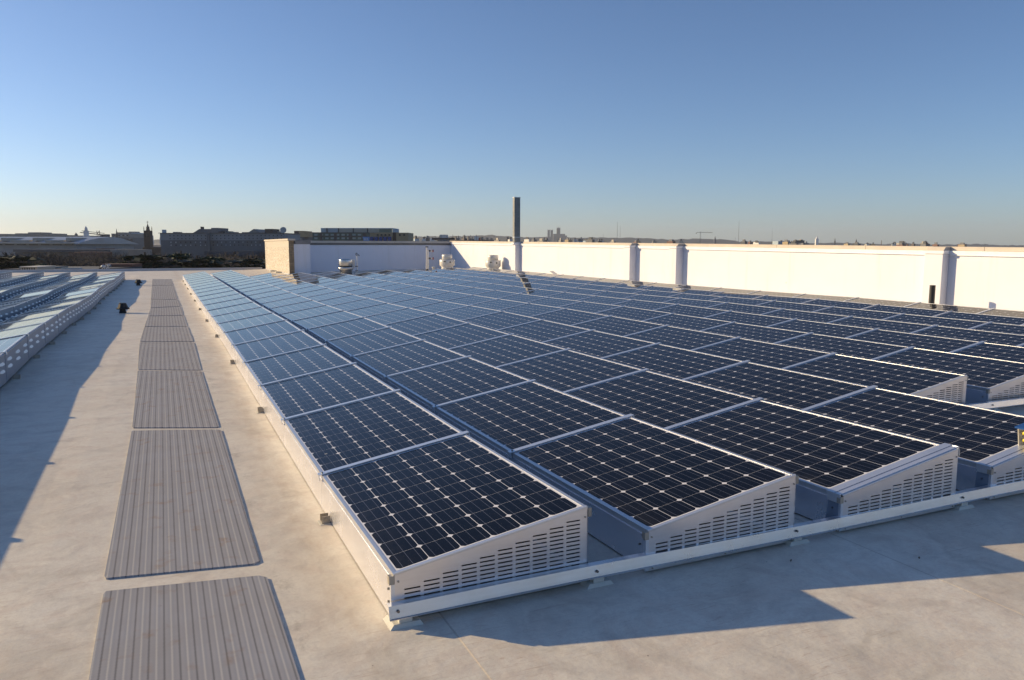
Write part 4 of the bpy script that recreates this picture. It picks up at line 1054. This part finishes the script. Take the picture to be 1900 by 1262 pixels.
for px, pyt, D, w_, k, lab in ((268, 470, 92, 2.2, 1, 'spreading dark evergreen tree below the dark church'), (335, 467, 92, 1.5, 0, 'pointed evergreen tree in front of the left part of the hotel'),
        (365, 476, 90, 2.0, 1, 'broad low evergreen right of the pointed one'), (394, 474, 92, 1.4, 0, 'narrow dark evergreen before the middle of the hotel'), (460, 477, 92, 2.2, 1, 'rounded evergreen tree just left of the stone block'), (222, 484, 90, 1.4, 0, 'small dark evergreen left of the spreading one'), (10, 471, 92, 2.4, 1, 'dark tree mass at the left edge of the photo')):
    put_tree(ct_[k], px, pyt-11, D, lab, 'evergreen tree', None, w_)

# things on lower roofs just beyond the left edge
r, W, H, L = cityblock('roof_shed', 'pale ribbed rooftop shed beyond the left panel rows', 'shed', 38, 69, 496, 62, 3, None)
seg(38, 68.5, 495.6, 505, 0, 2.5, 'wall', C_['lime'])
r.children[0].name = 'shed_wall'
for k in range(6): seg(41+k*4.4, 42.6+k*4.4, 497, 503.5, -.05, -.002, 'door_panel', C_['dkgrey'])
seg(37.6, 69, 494.6, 495.5, -.06, 2.56, 'roof', C_['white'])
MB().box(L(45, 0)[0], L(60, 0)[0], .4, 2.2, 0, L(50, 505.05)[1]).build('support_leg', C_['dkgrey'], r)
r, W, H, L = cityblock('low_wing', 'low neighbouring roof wing with brick parapet beyond the curb', 'building', -40, 136, 500, 64, 12, None)
gbox(L, -40, 136, 501.5, 3, 12).build('wall', C_['dkgrey'], r); seg(66, 136, 495.5, 501.4, 10, 12, 'brick_parapet', C_['red']); seg(72, 108, 499.3, 501.4, 3.2, 3.6, 'pale_ledge', C_['bluegrey'])
seg(-10, 37, 497.8, 501.4, 3.2, 7, 'duct', C_['grey']); 
pc = at(193, 502, 58)
r = empty('cooling_unit', (pc.x, pc.y, GZ), -YAW, 'blue and white tangled cooling equipment standing beyond the roof edge', 'equipment')
b0 = zat(193, 504, 58)-GZ; s_ = 58/FPX
MB().box(-9*s_, 0*s_, 0, .5, 0, b0+7*s_).build('tank', M['black'], r)
MB().lathe([(4.5*s_, b0+7*s_+.01), (4.2*s_, b0+10*s_), (2*s_, b0+12*s_)], 14, (-4*s_, .25)).build('tank_dome', simple('pale_blue_cover', (.35, .42, .52), .4), r, smooth=True)
MB().lathe([(4*s_, b0+8*s_), (3.6*s_, b0+12*s_), (1*s_, b0+14*s_)], 14, (2*s_, .6)).build('drum', simple('blue_drum', (.06, .12, .22), .4), r, smooth=True)
random.seed(5); tb = MB()
for k in range(7):
    x_ = random.uniform(-1, 9)*s_; tb.tube([(x_, -.1, b0), (x_+random.uniform(-3, 3)*s_, -.1, b0+5*s_), (x_+random.uniform(-3, 3)*s_, 0, b0+9*s_), (x_+random.uniform(-2, 4)*s_, 0, b0+(10+random.random()*5)*s_)], .025, 6)
tb.build('pipe', simple('pale_pipe', (.45, .46, .48), .5), r)
MB().box(-.3, .3, .1, .4, b0-.02, b0+.06).build('base_plate', M['black'], r)

# ------------------------------------------------------------------ air
hz = bpy.data.materials.new('haze'); hz.use_nodes = True; t_ = hz.node_tree; t_.nodes.clear()
ho = t_.nodes.new('ShaderNodeOutputMaterial'); pv = t_.nodes.new('ShaderNodeVolumePrincipled')
pv.inputs['Color'].default_value = (.86, .91, 1.0, 1); pv.inputs['Density'].default_value = 1.1e-4; pv.inputs['Anisotropy'].default_value = .2
t_.links.new(pv.outputs[0], ho.inputs['Volume'])
o = MB().box(-5650, 5650, -5650, 5650, GZ-2, 150).build('haze', hz); tag(o, kind='stuff')
